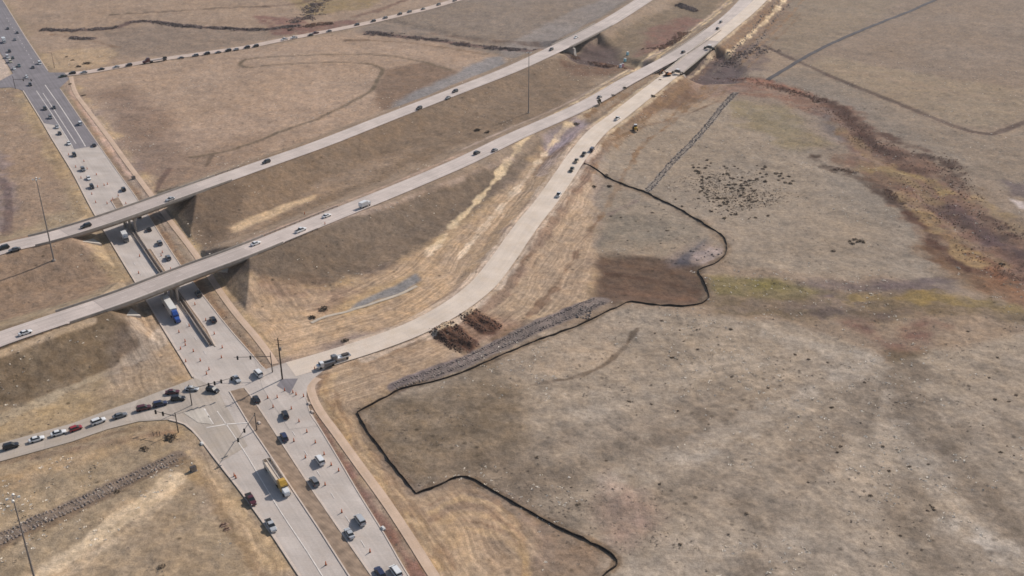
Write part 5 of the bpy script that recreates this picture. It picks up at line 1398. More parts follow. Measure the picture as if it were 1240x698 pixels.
SPEC = {
 'sedan': dict(hull=[(-2.4, .72, .66), (-2.25, .92, .82), (-1.5, 1.0, .91), (-.5, .97, .92), (.9, .96, .92), (1.75, .86, .90), (2.25, .73, .80), (2.4, .56, .66)], glass=(-1.75, 1.05, -1.1, .25, .95, 1.42, .82, .64), roof=(-1.15, .3, -1.05, .2, 1.41, 1.48, .66, .6), wx=1.42),
 'hatch': dict(hull=[(-2.05, .75, .72), (-1.95, 1.0, .84), (-.5, 1.0, .9), (.9, .98, .9), (1.6, .88, .88), (2.0, .75, .78), (2.1, .58, .64)], glass=(-1.95, 1.1, -1.6, .3, .98, 1.48, .82, .64), roof=(-1.65, .35, -1.6, .25, 1.47, 1.54, .66, .6), wx=1.3),
 'suv': dict(hull=[(-2.4, .85, .78), (-2.3, 1.1, .9), (-1, 1.13, .96), (.9, 1.12, .96), (1.8, 1.04, .94), (2.25, .92, .86), (2.4, .7, .7)], glass=(-2.25, 1.15, -1.95, .4, 1.1, 1.7, .88, .72), roof=(-2.0, .45, -1.95, .35, 1.69, 1.78, .74, .68), wx=1.45),
 'van': dict(hull=[(-2.55, .9, .82), (-2.5, 1.25, .94), (-1, 1.28, .98), (1.2, 1.22, .98), (2.0, 1.05, .95), (2.45, .85, .85), (2.55, .65, .7)], glass=(-2.45, 1.75, -2.3, .8, 1.2, 1.85, .93, .8), roof=(-2.38, .85, -2.3, .75, 1.84, 2.0, .83, .76), wx=1.6),
 'pickup': dict(hull=[(-2.9, .9, .9), (-2.8, 1.08, .96), (-.7, 1.08, .97), (1.0, 1.12, .97), (2.2, 1.06, .95), (2.75, .95, .88), (2.9, .7, .75)], glass=(-.75, 1.45, -.5, .75, 1.1, 1.72, .9, .74), roof=(-.55, .8, -.5, .7, 1.71, 1.82, .76, .7), wx=1.85),
}
WHEEL = {}
def wheel_mesh(r, w):
    if (r, w) not in WHEEL:
        bm = bmesh.new(); bmesh.ops.create_cone(bm, cap_ends=True, segments=14, radius1=r, radius2=r, depth=w, matrix=Matrix.Rotation(math.pi / 2, 4, 'X'))
        bmesh.ops.bevel(bm, geom=[e for e in bm.edges if len(e.link_faces) == 2 and any(len(f.verts) > 6 for f in e.link_faces)], offset=.04, segments=1, affect='EDGES')
        me = bpy.data.meshes.new('wheel'); bm.to_mesh(me); bm.free(); me.materials.append(M_RUBBER); WHEEL[(r, w)] = me
    return WHEEL[(r, w)]
CARME = {}
def car_meshes(kind, c):
    if (kind, c) in CARME: return CARME[(kind, c)]
    s = SPEC[kind]; g = s['glass']
    body = loft(s['hull']); roof = frustum(*s['roof'])
    v, f = merge(body, roof)
    me = pydata('body', v, f, paint_mat(c))
    bm = bmesh.new(); bm.from_mesh(me); bmesh.ops.recalc_face_normals(bm, faces=bm.faces); bm.to_mesh(me); bm.free()
    key = ('glass', kind)
    if key not in CARME:
        v, f = frustum(*g); CARME[key] = pydata('window', v, f, M_GLASS)
    CARME[(kind, c)] = (me, CARME[key])
    return CARME[(kind, c)]
BED = pydata('cargo_bed', [(x, y, z) for z in (1.085, 1.10) for x, y in ((-2.72, -.78), (-.85, -.78), (-.85, .78), (-2.72, .78))], BOXF, M_BLACKP)
BUMP = {}
def lamps(kind):
    if kind not in BUMP:
        h = SPEC[kind]['hull']; x1 = h[-2][0]; x0 = h[1][0]; zf = h[-2][1] - .12; zr = h[1][1] - .16; wf = h[-2][2]; wr = h[1][2]
        mk = lambda nm, x, y, z, m: boxes(nm, [(x - .09, x + .09, y - .16, y + .16, z - .07, z + .07)], m, False)
        mt = material('tail_lamp_plastic', (.22, .012, .012), .3, .05)
        BUMP[kind] = [('headlight', mk('headlight', x1 + .04, wf - .16, zf, M_LAMP)), ('headlight', mk('headlight', x1 + .04, .16 - wf, zf, M_LAMP)), ('tail_light', mk('tail_light', x0 - .05, wr - .16, zr, mt)), ('tail_light', mk('tail_light', x0 - .05, .16 - wr, zr, mt))]
    return BUMP[kind]

def place(line, px, py, lift=.7, zfix=None):
    """where the thing seen at this sight line stands on the road, and the road's direction there"""
    z = 0.06 if zfix is None else zfix
    if line in (UC, LC, RP):
        z = 5.0
        for _ in range(4):
            x, y = G(px, py, z + lift); s, d = line.project(x, y); z = line.at(s)[0].z + .035
    x, y = G(px, py, z + lift)
    s, d = line.project(x, y); p, t, n = line.at(s)
    return Vector((x, y, z)), t
def car(kind, c, px, py, line, sign, label, group=None, zfix=None, yaw=0):
    p, t = place(line, px, py, .7, zfix)
    a = math.atan2(t.y * sign, t.x * sign) + rnd.gauss(0, .015) + yaw
    nm = {'sedan': 'parked_car', 'hatch': 'parked_car'}.get(kind, kind).replace('parked_car', 'car')
    t_ = empty(nm, p, a)
    tag(t_, label, {'sedan': 'car', 'hatch': 'car', 'suv': 'car', 'van': 'van', 'pickup': 'pickup truck'}[kind], group)
    b, g = car_meshes(kind, c)
    mesh_obj('body', b, t_); mesh_obj('window', g, t_)
    if kind == 'pickup': mesh_obj('cargo_bed', BED, t_)
    wx = SPEC[kind]['wx']; wr = .38 if kind in ('suv', 'pickup', 'van') else .33
    for x in (-wx, wx):
        for y in (-.82, .82):
            o = mesh_obj('wheel', wheel_mesh(wr, .24), t_); o.location = (x, y, wr)
    for nm, me in lamps(kind): mesh_obj(nm, me, t_)
    return t_
def wheels(t_, xs, y, r=.5, w=.32):
    for x in xs:
        for sg in (-1, 1):
            o = mesh_obj('wheel', wheel_mesh(r, w), t_); o.location = (x, sg * y, r)

# --- the street, south-bound and north-bound (URC runs towards the viewer)
S = [
 ('sedan', 'black', 9.5, 34.5, 1, 'topmost dark car on the far end of the street'), ('sedan', 'black', 21, 39.5, 1, 'dark car near the right kerb at the far end of the street'), ('sedan', 'grey', 18, 48, 1, 'grey car just below the two dark cars at the far end of the street'),
 ('suv', 'black', 11.5, 62, 1, 'dark SUV in the queue at the far left, level with the yellowish van'), ('hatch', 'green', 15.5, 70, 1, 'dark green car between the white van and the junction in the far left queue'),
 ('van', 'white', 9, 69, 1, 'white van in the far left queue, directly above the cream one'), ('van', 'cream', 12.5, 74.5, 1, 'cream van in the far left queue'), ('pickup', 'teal', 23, 79.5, 1, 'pale teal pickup entering the far junction'),
 ('sedan', 'white', 17, 83, 1, 'white car behind the teal pickup at the far junction'), ('sedan', 'black', 40, 81.5, 1, 'black car crossing the far junction'), ('van', 'white', 48, 76.5, 1, 'white van at the right kerb of the far junction'),
 ('hatch', 'white', 32.3, 93, 1, 'white car in the middle of the far junction'), ('suv', 'black', 36.6, 102.5, 1, 'black SUV just leaving the far junction towards the bridges'),
 ('suv', 'black', 54.5, 131.5, 1, 'black SUV on the dark asphalt, left of the dark car beside the white lines'), ('sedan', 'black', 65.5, 130, 1, 'black car between the white lines on the dark asphalt'), ('suv', 'grey', 61, 142, 1, 'dark grey SUV with a white top on the left kerb side of the asphalt'),
 ('sedan', 'silver', 69, 153.5, 1, 'silver car where the asphalt turns to concrete'), ('sedan', 'black', 72.3, 161.3, 1, 'black car close behind the silver one where the asphalt ends'), ('van', 'white', 97, 149.5, -1, 'white van driving uphill on the dark asphalt'),
 ('sedan', 'white', 83.3, 173.5, 1, 'white car in the left queue just past the end of the white lines'), ('sedan', 'black', 114, 175.5, -1, 'black car at the edge between new concrete and asphalt, right lanes'), ('suv', 'black', 90, 187.5, 1, 'black SUV in the left queue beside the first orange cones'),
 ('suv', 'grey', 100.5, 205, 1, 'dark grey SUV in the left queue between the black SUV and the white car'), ('sedan', 'white', 107.3, 215.5, 1, 'white car in the left queue above the upper bridge'), ('suv', 'black', 111.3, 226, 1, 'black SUV last in the left queue before the upper bridge'),
 ('suv', 'black', 149.5, 229, -1, 'black SUV driving uphill just beyond the upper bridge'), ('sedan', 'black', 168, 261.5, -1, 'dark car half hidden by the edge of the upper bridge'), ('hatch', 'black', 180.5, 277.5, -1, 'dark car in the shadow of the upper bridge'),
 ('suv', 'grey', 193.3, 294, -1, 'grey SUV below the shadow of the upper bridge, right lanes'), ('suv', 'grey', 203.5, 312, -1, 'grey SUV between the two bridges, nearer the lower one'), ('pickup', 'black', 240, 355.5, -1, 'black pickup in the shadow of the lower bridge'),
 ('suv', 'black', 258, 387, -1, 'dark SUV uphill of the junction beside the end of the median'), ('sedan', 'silver', 286.5, 458.5, 1, 'silver sedan in the middle of the junction under the signal arm'), ('van', 'white', 312.5, 452, -1, 'white van at the right side of the junction'),
 ('sedan', 'black', 310.5, 483, -1, 'black car hugging the tip of the lower brown median'), ('suv', 'black', 345.3, 502, -1, 'black SUV driving up to the junction beside the curve of the path'), ('suv', 'navy', 344, 529, -1, 'navy SUV with a white roof edge next to the median kerb'),
 ('van', 'white', 387, 557, -1, 'white van in the right lane among the orange cones'), ('suv', 'grey', 380.5, 583, -1, 'dark grey SUV beside the median level with the long trailer'), ('van', 'silver', 435.5, 629.5, -1, 'silver van, right one of the pair near the bottom edge'),
 ('sedan', 'silver', 423, 645.5, -1, 'silver sedan, left one of the pair near the bottom edge'), ('suv', 'navy', 460, 693.5, -1, 'navy car cut by the bottom edge'), ('van', 'white', 479, 692, -1, 'white van cut by the bottom edge'),
 ('pickup', 'maroon', 303.8, 604.5, 1, 'dark maroon pickup on the left kerb near the long trailer'), ('pickup', 'silver', 328, 636, 1, 'silver pickup on the left kerb near the bottom edge'),
]
for k_, c_, px, py, sg, lab in S: car(k_, c_, px, py, URC, sg, lab, 'vehicles on the street under the bridges')
# --- queue on the near side road
for k_, c_, px, py, lab in [('suv', 'black', 13, 540, 'black car, leftmost in the near side road queue'), ('sedan', 'white', 44, 531.5, 'white sedan right behind the leftmost black car in the near side road queue'), ('sedan', 'white', 70.5, 524, 'white car just left of the red one in the near side road queue'),
    ('hatch', 'red', 91.5, 518.5, 'bright red car in the near side road queue'), ('suv', 'white', 119, 510, 'white SUV just right of the red car in the near side road queue'), ('sedan', 'grey', 145, 503, 'dark grey car between the white SUV and a maroon car'),
    ('suv', 'maroon', 174, 494, 'maroon SUV in the lower lane of the near side road queue'), ('suv', 'navy', 193.7, 489, 'navy SUV right of the maroon one in the near side road queue'), ('suv', 'black', 215.5, 482.3, 'black SUV near the traffic signal in the lower lane of the queue'),
    ('sedan', 'maroon', 208.8, 474.5, 'maroon car in the upper lane of the queue near the traffic signal'), ('sedan', 'silver', 232, 470.5, 'silver car behind the traffic signal pole at the end of the queue'), ('suv', 'black', 257.5, 472, 'black SUV leaving the queue into the junction')]:
    car(k_, c_, px, py, SRC, 1, lab, 'cars queued on the near side road', yaw=-.2 if px > 250 else 0)
# --- freeway
for k_, c_, px, py, ln_, sg, lab in [('suv', 'black', 4, 300, UC, -1, 'black SUV at the left border on the upper carriageway'), ('sedan', 'grey', 17.5, 302, UC, -1, 'grey car beside the black SUV at the left border of the upper carriageway'), ('suv', 'black', 104, 273.5, UC, -1, 'black SUV on the left end of the upper bridge'),
    ('sedan', 'silver', 206, 241, UC, -1, 'silver car on the right end of the upper bridge'), ('suv', 'black', 322.5, 196, UC, -1, 'black car alone on the upper carriageway right of its bridge'), ('suv', 'black', 507.5, 131, UC, -1, 'black SUV on the upper carriageway, lowest of three dark vehicles'),
    ('sedan', 'grey', 542.5, 118.3, UC, -1, 'dark grey car in the near lane, one of a pair on the upper carriageway'), ('suv', 'black', 551, 110.5, UC, -1, 'black car in the far lane, one of a pair on the upper carriageway'), ('suv', 'black', 667.5, 60, UC, -1, 'black car on the upper carriageway just before the creek bridge'),
    ('sedan', 'white', 697.5, 45, UC, -1, 'white car on the far creek bridge'),
    ('sedan', 'white', 30.5, 402.5, LC, 1, 'white car on the lower carriageway near the left border'), ('sedan', 'white', 309.5, 294.5, LC, 1, 'white car at the right end of the lower bridge'), ('pickup', 'white', 364, 278.5, LC, 1, 'white pickup on the lower carriageway, second right of its bridge'),
    ('sedan', 'white', 395.5, 261, LC, 1, 'white car on the lower carriageway, third right of its bridge'), ('suv', 'black', 577.5, 185, LC, 1, 'black SUV on the lower carriageway left of a small grey car'),
    ('sedan', 'grey', 599, 181.5, LC, 1, 'grey car right of the black SUV on the lower carriageway'), ('sedan', 'grey', 726, 117.3, LC, 1, 'grey car on the lower carriageway beside the narrow gore'), ('suv', 'black', 827.5, 63, LC, 1, 'dark car on the grey creek bridge beside the ramp'),
    ('suv', 'black', 869, 34.5, LC, 1, 'dark car beyond the creek bridge, lower of two'), ('suv', 'grey', 873, 26.5, LC, 1, 'dark grey car beyond the creek bridge, upper of two'),
    ('pickup', 'white', 676.5, 235.5, RP, 1, 'white pickup parked on the right edge of the pale ramp'), ('pickup', 'green', 692.5, 205, RP, 1, 'dark green pickup on the pale ramp behind a pale one'), ('pickup', 'tan', 698, 194.5, RP, 1, 'tan pickup on the pale ramp between two dark ones'),
    ('pickup', 'black', 707, 186.5, RP, 1, 'black pickup with pale rim on the pale ramp edge'), ('van', 'navy', 717, 181, RP, 1, 'navy van on the outer edge of the ramp above the black pickup'), ('pickup', 'white', 747.5, 143.5, RP, 1, 'white truck at the near edge of the ramp where it narrows')]:
    car(k_, c_, px, py, ln_, sg, lab, 'vehicles on the freeway and ramp')
# --- queue on the far side road
NQ = [('pickup', 'green', 76, 92.5, 'dark green pickup nearest the far junction in the far side road queue'), ('suv', 'black', 87.5, 88.5, 'black SUV second in the far side road queue'), ('sedan', 'silver', 101.5, 87.5, 'silver car by the wide shrub in the far side road queue'), ('sedan', 'black', 122.4, 83.7, 'black car between two silver ones in the far side road queue'),
      ('sedan', 'silver', 140.7, 81, 'silver car left of the black one and the red truck'), ('suv', 'black', 156, 78.8, 'black car just left of the dark red truck'), ('sedan', 'grey', 219, 70, 'grey car first right of the dark red truck with trailer'),
      ('suv', 'grey', 236.6, 67.3, 'dark grey car second right of the red truck'), ('suv', 'black', 250.4, 64.8, 'black SUV third right of the red truck'), ('sedan', 'grey', 264, 63.4, 'dark grey car fourth right of the red truck'), ('suv', 'black', 276.3, 61, 'black car fifth right of the red truck, just left of a silver one'),
      ('hatch', 'silver', 285.8, 59.8, 'silver car between two black ones above the looped dirt track'), ('suv', 'black', 299, 57.3, 'black SUV directly above the looped dirt track'), ('suv', 'black', 309.7, 55.6, 'black SUV just right of the one above the looped dirt track'),
      ('pickup', 'white', 344.5, 47.5, 'white pickup left of another white pickup on the far side road'), ('pickup', 'white', 356, 45.6, 'second white pickup, towing distance behind the first on the far side road'), ('sedan', 'black', 376, 42.2, 'black car right of the two white pickups on the far side road'), ('pickup', 'dkred', 382, 40, 'dark red pickup close behind the black car on the far side road'),
      ('sedan', 'grey', 398.5, 37.6, 'grey car alone right of the dark red pickup'), ('suv', 'black', 432, 30, 'black SUV above the mown mound on the far side road'), ('suv', 'black', 452, 25.6, 'black SUV second right of the mown mound'), ('suv', 'grey', 466.3, 21.8, 'dark grey car third right of the mown mound'),
      ('suv', 'black', 484, 17.2, 'black SUV fifth from the top end of the far side road'), ('suv', 'grey', 495.7, 14.4, 'dark grey car fourth from the top end of the far side road'), ('sedan', 'black', 512.4, 10.8, 'black car third from the top end of the far side road'), ('suv', 'black', 531, 5.6, 'black SUV second from the top end of the far side road'), ('suv', 'black', 550.5, .8, 'black SUV at the top edge on the far side road')]
for k_, c_, px, py, lab in NQ: car(k_, c_, px, py, NR, -1, lab, 'cars queued on the far side road')

# --- trucks
def truck_root(name, label, cat, px, py, line, sign, lift=1.5, yaw=0, zfix=None):
    p, t = place(line, px, py, lift, zfix)
    t_ = empty(name, p, math.atan2(t.y * sign, t.x * sign) + yaw); tag(t_, label, cat); return t_
def tractor(t_, c, x0=0.0, sleeper=True, hood=None):
    pm = paint_mat(c); hm = paint_mat(hood or c)
    boxes('chassis', [(x0 - 3.6, x0 + 3.4, -.45, .45, .55, .95)], M_BLACKP, t_)
    v, f = loft([(x0 + 1.2, 2.1, 1.0), (x0 + 2.6, 1.95, .95), (x0 + 3.3, 1.75, .85), (x0 + 3.5, 1.4, .8)], .5); mesh_obj('hood', pydata('hood', v, f, hm), t_)
    boxes('cab', [(x0 - (1.5 if sleeper else .6), x0 + 1.2, -1.15, 1.15, .7, 2.85)], pm, t_, .12)
    v, f = frustum(x0 + 1.1, x0 + 1.28, x0 + .7, x0 + 1.1, 2.05, 2.8, 1.05, .98); mesh_obj('windshield', pydata('windshield', v, f, M_GLASS), t_)
    if sleeper:
        v, f = frustum(x0 - 1.4, x0 + .9, x0 - 1.4, x0 - .1, 2.83, 3.7, 1.1, .95); mesh_obj('roof_fairing', pydata('roof_fairing', v, f, pm), t_)
    tubes('exhaust_stack', [((x0 - 1.7, .95, .8), (x0 - 1.7, .95, 3.5), .09, .09)], M_STEEL, t_)
    tubes('fuel_tank', [((x0 - .8, -1.0, .75), (x0 + .9, -1.0, .75), .32, .32)], M_STEEL, t_, 10)
    wheels(t_, [x0 + 2.5, x0 - 2.1, x0 - 3.2], 1.0)
t_ = truck_root('semi_truck', 'blue semi truck with a white box trailer coming out from under the lower bridge', 'semi truck', 207, 374, URC, 1, 2.0)
tractor(t_, 'blue', 6.4)
boxes('trailer_box', [(-9.4, 4.4, -1.28, 1.28, 1.15, 4.05)], M_WHITE, t_, .06); boxes('trailer_frame', [(-9.2, 4.0, -.5, .5, .85, 1.14)], M_BLACKP, t_); wheels(t_, [-8.2, -7.0], 1.0)
boxes('trailer_door', [(-9.46, -9.4, -1.2, -.02, 1.25, 3.95), (-9.46, -9.4, .02, 1.2, 1.25, 3.95)], M_LAMP, t_)
t_ = truck_root('dump_truck', 'long dump truck with pale open trailer and yellow cab, left lanes below the junction', 'truck', 335, 578, URC, 1, 1.4)
tractor(t_, 'yellow', 5.6, True, 'white')
m_al = material('pale_aluminium', alb((196, 184, 170)), .5, .08, .8)
boxes('trailer_side', [(-8.6, 3.4, -1.28, -1.16, 1.2, 2.9), (-8.6, 3.4, 1.16, 1.28, 1.2, 2.9)], m_al, t_, .03); boxes('trailer_floor', [(-8.5, 3.3, -1.15, 1.15, 1.0, 1.9)], m_al, t_)
boxes('trailer_end', [(-8.72, -8.6, -1.2, 1.2, 1.2, 2.85)], m_al, t_); boxes('trailer_front', [(3.4, 3.55, -1.2, 1.2, 1.2, 3.1)], m_al, t_); boxes('centre_rail', [(-8.5, 3.3, -.12, .12, 2.55, 2.8)], m_al, t_); boxes('trailer_frame', [(-8.4, 3.0, -.5, .5, .7, 1.0)], M_BLACKP, t_)
wheels(t_, [-7.6, -6.4], 1.0)
t_ = truck_root('box_truck', 'white box truck coming out of the shadow of the upper bridge', 'truck', 151, 286, URC, 1, 2.0)
boxes('cargo_box', [(-3.6, 1.4, -1.2, 1.2, .95, 3.5)], paint_mat('white'), t_, .06); boxes('cab', [(1.55, 3.4, -1.05, 1.05, .5, 2.3)], paint_mat('grey'), t_, .15); boxes('windshield', [(3.1, 3.45, -.9, .9, 1.5, 2.1)], M_GLASS, t_, .05); boxes('chassis', [(-3.5, 3, -.5, .5, .5, .93)], M_BLACKP, t_); wheels(t_, [2.4, -2.3], .95, .45)
t_ = truck_root('box_truck', 'white box truck standing in the queue at the far left border', 'truck', 4.5, 48.5, URC, 1, 2.0)
boxes('cargo_box', [(-3.6, 1.6, -1.2, 1.2, .95, 3.6)], paint_mat('white'), t_, .06); boxes('cab', [(1.7, 3.5, -1.05, 1.05, .5, 2.3)], paint_mat('white'), t_, .15); boxes('windshield', [(3.2, 3.55, -.9, .9, 1.5, 2.1)], M_GLASS, t_, .05); boxes('chassis', [(-3.5, 3, -.5, .5, .5, .93)], M_BLACKP, t_); wheels(t_, [2.4, -2.3], .95, .45)
t_ = truck_root('box_truck', 'white high-roofed van truck in the middle of the lower carriageway', 'truck', 442, 246.5, LC, 1, 1.6)
boxes('cargo_box', [(-3.3, 1.0, -1.1, 1.1, .8, 2.9)], paint_mat('white'), t_, .12); boxes('cab', [(1.0, 2.9, -1.0, 1.0, .5, 2.1)], paint_mat('white'), t_, .2); boxes('windshield', [(2.35, 2.8, -.85, .85, 1.45, 2.0)], M_GLASS, t_, .06); boxes('chassis', [(-3.2, 2.5, -.5, .5, .45, .78)], M_BLACKP, t_); wheels(t_, [2.0, -2.1], .9, .42)
t_ = truck_root('flatbed_truck', 'dark red truck pulling a long pale flatbed trailer on the far side road', 'truck', 187, 73.2, NR, -1, 1.2)
tractor(t_, 'dkred', 5.0, True); boxes('trailer_bed', [(-9.0, 3.0, -1.25, 1.25, 1.15, 1.45)], M_STEEL, t_, .03); boxes('rear_load', [(-8.9, -6.6, -1.1, 1.1, 1.46, 2.5)], M_BLACKP, t_, .1); wheels(t_, [-8.0, -6.9], 1.0)
# parked work trucks at the mouth of the ramp
t_ = truck_root('work_truck', 'white work truck parked at the mouth of the ramp, front of two', 'truck', 395, 441, RP, -1, 1.0)
boxes('cab', [(1.0, 2.5, -1.0, 1.0, .6, 2.3)], paint_mat('white'), t_, .15); boxes('hood', [(2.5, 3.5, -.95, .95, .6, 1.5)], paint_mat('white'), t_, .1); boxes('windshield', [(2.3, 2.6, -.85, .85, 1.55, 2.15)], M_GLASS, t_, .04); boxes('utility_body', [(-3.2, .9, -1.1, -.6, .8, 1.8), (-3.2, .9, .6, 1.1, .8, 1.8), (-3.2, -.2, -.6, .6, .8, 1.0)], paint_mat('grey'), t_, .05); boxes('tool_rack', [(-.1, .5, -.58, .58, 1.0, 1.9)], M_BLACKP, t_); wheels(t_, [2.4, -2.2], .95, .45)
t_ = truck_root('flatbed_truck', 'white truck with a pale railed flatbed parked on the ramp behind the work truck', 'truck', 413, 432.5, RP, -1, 1.0)
boxes('cab', [(2.0, 3.6, -1.05, 1.05, .6, 2.5)], paint_mat('grey'), t_, .15); boxes('windshield', [(3.3, 3.65, -.9, .9, 1.6, 2.3)], M_GLASS, t_, .04); boxes('flatbed', [(-3.4, 1.8, -1.25, 1.25, 1.0, 1.2)], paint_mat('white'), t_, .03); boxes('side_rail', [(-3.4, 1.8, -1.25, -1.17, 1.2, 1.5), (-3.4, 1.8, 1.17, 1.25, 1.2, 1.5), (-3.4, -3.3, -1.15, 1.15, 1.2, 1.5), (1.6, 1.75, -1.15, 1.15, 1.2, 2.4)], paint_mat('white'), t_); wheels(t_, [2.6, -2.0], 1.0, .48); boxes('load', [(-2.8, -.4, -.8, .8, 1.21, 1.9)], M_DSTEEL, t_, .1)

# --- construction machines
def excavator(px, py, label, c='yellow', line=RP, yaw=.6, z=None):
    p, t = place(line, px, py, 1.4)
    p.z = max(p.z if z is None else z, ground_z(p.x, p.y))
    t_ = empty('excavator', p, math.atan2(t.y, t.x) + yaw); tag(t_, label, 'excavator')
    for y in (-1.15, 1.15): boxes('track', [(-1.9, 1.9, y - .3, y + .3, 0, .8)], M_RUBBER, t_, .22)
    boxes('house', [(-2.2, 1.2, -1.25, 1.25, .95, 2.1)], paint_mat(c), t_, .12); boxes('counterweight', [(-2.8, -2.2, -1.2, 1.2, .95, 1.9)], M_DSTEEL, t_, .1)
    boxes('cab', [(.0, 1.5, .25, 1.2, 1.0, 2.9)], M_GLASS, t_, .1)
    for nm, a, b_, r in (('boom', (1.0, -.2, 1.9), (4.2, -.2, 4.4), .3), ('stick', (4.2, -.2, 4.4), (6.0, -.2, 2.2), .22)):
        tubes(nm, [(a, b_, r, r * .8)], paint_mat(c), t_, 6)
    boxes('bucket', [(5.6, 6.5, -.75, .35, 1.2, 2.2)], M_DSTEEL, t_, .12)
    return t_
def loader(px, py, label, c='yellow', line=RP, yaw=0):
    p, t = place(line, px, py, 1.2)
    if abs(line.project(p.x, p.y)[1]) > W_RP / 2: p.z = ground_z(p.x, p.y)
    t_ = empty('wheel_loader', p, math.atan2(t.y, t.x) + yaw); tag(t_, label, 'loader')
    boxes('engine_cover', [(-3.0, -.6, -1.0, 1.0, 1.0, 2.2)], paint_mat(c), t_, .15); boxes('cab', [(-.6, .9, -.8, .8, 1.1, 3.2)], M_GLASS, t_, .1); boxes('cab_roof', [(-.8, 1.0, -.9, .9, 3.2, 3.35)], paint_mat('white'), t_, .05)
    boxes('front_frame', [(.9, 2.3, -.7, .7, .9, 1.6)], paint_mat(c), t_, .1)
    tubes('lift_arm', [((1.2, -.5, 1.6), (3.4, -.5, .7), .16, .14)], paint_mat(c), t_, 6); tubes('lift_arm', [((1.2, .5, 1.6), (3.4, .5, .7), .16, .14)], paint_mat(c), t_, 6)
    v, f = frustum(3.3, 4.2, 3.1, 4.6, .15, 1.2, 1.4, 1.4); mesh_obj('bucket', pydata('bucket', v, f, M_DSTEEL), t_)
    wheels(t_, [-1.9, 1.7], 1.0, .75, .55)
loader(769.8, 149, 'yellow wheel loader with a white cab roof on the dirt beside the ramp', yaw=.5)
excavator(808.5, 89.5, 'dark excavator standing in the gore just before the new ramp bridge', 'orange', yaw=2.4)
def paver(px, py, label, c):
    p, t = place(RP, px, py, 1.0)
    t_ = empty('concrete_paver', p, math.atan2(t.y, t.x) + math.pi / 2 * .8); tag(t_, label, 'paving machine')
    boxes('frame_beam', [(-3.6, 3.6, -1.3, -.9, 1.1, 1.8), (-3.6, 3.6, .9, 1.3, 1.1, 1.8)], paint_mat(c), t_, .05); boxes('engine_deck', [(-1.6, 1.6, -.85, .85, 1.4, 2.6)], M_DSTEEL, t_, .1); boxes('canopy', [(-1.2, 1.2, -1.0, 1.0, 3.3, 3.42)], paint_mat('white'), t_, .03)
    for x in (-1.1, 1.1):
        tubes('canopy_post', [((x, -.8, 2.5), (x, -.8, 3.35), .05, .05)], M_DSTEEL, t_, 6); tubes('canopy_post', [((x, .8, 2.5), (x, .8, 3.35), .05, .05)], M_DSTEEL, t_, 6)
    for x in (-3.5, 3.5):
        for y in (-1.1, 1.1): boxes('crawler', [(x - .35, x + .35, y - .7, y + .7, 0, 1.05)], M_RUBBER, t_, .15)
paver(859, 58.5, 'grey-green paving machine on the far end of the new ramp bridge', 'green'); paver(820.5, 88, 'tan paving machine at the near end of the new ramp bridge', 'tan')
# four bright portable toilets in a row by the creek
for px, py, c, lab in ((751.5, 80.5, (.78, .84, .88), 'pale blue-white portable toilet, nearest of the row of four by the creek'), (754, 75.5, (.75, .35, .40), 'pink-red portable toilet, second of the row of four by the creek'), (757, 70.5, (.40, .80, .84), 'bright cyan portable toilet, third of the row of four by the creek'), (760, 65.5, (.50, .84, .88), 'light cyan portable toilet, farthest of the row of four by the creek')):
    x, y = G(px, py, .8); t_ = empty('portable_toilet', (x, y, ground_z(x, y)), .7); tag(t_, lab, 'portable toilet', 'row of portable toilets')
    m = material('cabin_%d' % int(px * 10), c, .5, .06)
    boxes('cabin', [(-.75, .75, -.75, .75, .1, 2.3)], m, t_, .06); boxes('roof', [(-.8, .8, -.8, .8, 2.31, 2.5)], M_WHITE, t_, .08); boxes('door', [(-.5, .5, -.8, -.74, .2, 2.1)], m, t_, .01); boxes('skid', [(-.8, .8, -.7, -.5, -.15, .1), (-.8, .8, .5, .7, -.15, .1)], M_DSTEEL, t_)

# ------------------------------------------------------------------ orange cones
def drum_mesh(z0, z1, r0, r1, m):
    v, f = tube((0, 0, z0), (0, 0, z1), r0, r1, 10); return pydata('band', v, f, m)
CONE_BASE = drum_mesh(0, .08, .30, .28, M_BLACKP)
CONE_BODY = [drum_mesh(.08, 1.12, .21, .11, M_ORANGE)]
CONE_BAND = [drum_mesh(.56, .63, .152, .147, M_WHITE), drum_mesh(.80, .87, .132, .126, M_WHITE)]
CONE_TOP = drum_mesh(1.12, 1.28, .06, .05, M_ORANGE)
def drum(px, py, label, group, line=URC):
    p, t = place(line, px, py, .5)
    t_ = empty('traffic_cone', p, rnd.uniform(0, 6)); tag(t_, label, 'traffic cone', group)
    mesh_obj('base', CONE_BASE, t_); mesh_obj('body', CONE_BODY[0], t_); mesh_obj('handle', CONE_TOP, t_)
    for b in CONE_BAND: mesh_obj('reflective_band', b, t_)
def drums(pts, label, group, line=URC):
    for a_, b_ in pts: drum(a_, b_, label, group, line)
drums([(101.6, 194.8), (91.5, 201.7), (105.4, 204), (116.7, 211), (130, 222.5), (126, 223.8), (118, 225.7), (111, 234.5), (143, 236.5), (115.8, 244.6), (129.6, 246), (152.3, 246), (134.7, 243), (136.6, 241), (83, 187), (98, 215)],
      'orange cone on the concrete between the dark asphalt and the upper bridge', 'cones above the upper bridge')
drums([(169, 309.5), (167.7, 330), (195, 309), (196.5, 305), (206.7, 325.5)], 'orange cone on the street between the two bridges', 'cones between the bridges')
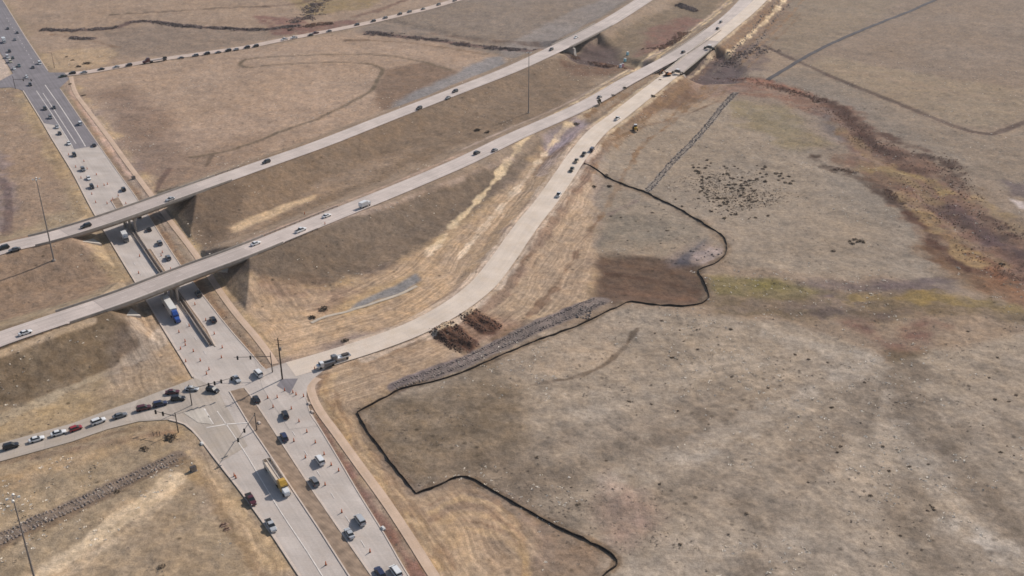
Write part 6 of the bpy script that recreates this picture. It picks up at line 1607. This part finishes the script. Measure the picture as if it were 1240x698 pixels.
drums([(229, 394), (216.6, 401.4), (224, 412.5), (224.3, 417), (218.5, 421.6), (234, 424.5), (242.4, 436), (224.8, 437), (253, 446.5), (250, 452)], 'orange cone in the left lanes between the lower bridge and the junction', 'cones left above the junction')
drums([(259.4, 403.5), (249, 387), (269, 420), (268, 432), (236, 368)], 'orange cone in the right lanes between the lower bridge and the junction', 'cones right above the junction')
drums([(324, 481), (330.6, 492), (335.6, 480.4), (344.5, 472), (354.6, 474.5), (358.4, 477), (367.5, 479), (352.7, 494), (362, 509.5)], 'orange cone clustered at the mouth of the ramp', 'cones at the ramp mouth')
drums([(371.5, 522), (381.7, 535), (355.8, 533), (369.7, 553), (392.4, 549), (401, 562), (410, 569), (393.6, 586)], 'orange cone among the uphill lanes level with the long trailer', 'cones on the uphill lanes')
drums([(413.8, 619), (448, 667)], 'orange cone in the right lanes near the bottom edge', 'cones near the bottom edge')
drums([(394.5, 682.5)], 'single orange cone in the left lanes near the bottom edge', None)
drums([(381, 446), (386, 440.5)], 'orange cone closing the ramp beside the white work truck', 'cones closing the ramp')
drums([(368.8, 258.5)], 'single red-orange cone on the grass side of the lower carriageway', None, LC)
drums([(393.4, 270.5)], 'single orange cone on the near shoulder of the lower carriageway', None, LC)
drums([(283.5, 575), (285.5, 577.5)], 'orange cone at the left kerb of the slip lane', 'cones at the slip lane')

# ------------------------------------------------------------------ thin haze over the whole place
hz = boxes('haze', [(X.min() - 20, X.max() + 20, Y.min() - 20, Y.max() + 20, float(Zt.min()) - 1.0, H_CAM + 4)], M_ROCK, None)
hz.data.materials.clear()
hm = bpy.data.materials.new('haze'); hm.use_nodes = True
nt = hm.node_tree
for n in list(nt.nodes):
    if n.type == 'BSDF_PRINCIPLED': nt.nodes.remove(n)
pv = nt.nodes.new('ShaderNodeVolumePrincipled')
pv.inputs['Color'].default_value = (0.86, 0.88, 0.92, 1); pv.inputs['Density'].default_value = 0.00005; pv.inputs['Anisotropy'].default_value = 0.2
nt.links.new(pv.outputs[0], nt.nodes['Material Output'].inputs['Volume'])
hz.data.materials.append(hm)
tag(hz, kind='stuff')
C.cycles.volume_max_steps = 64
C.cycles.volume_bounces = 0
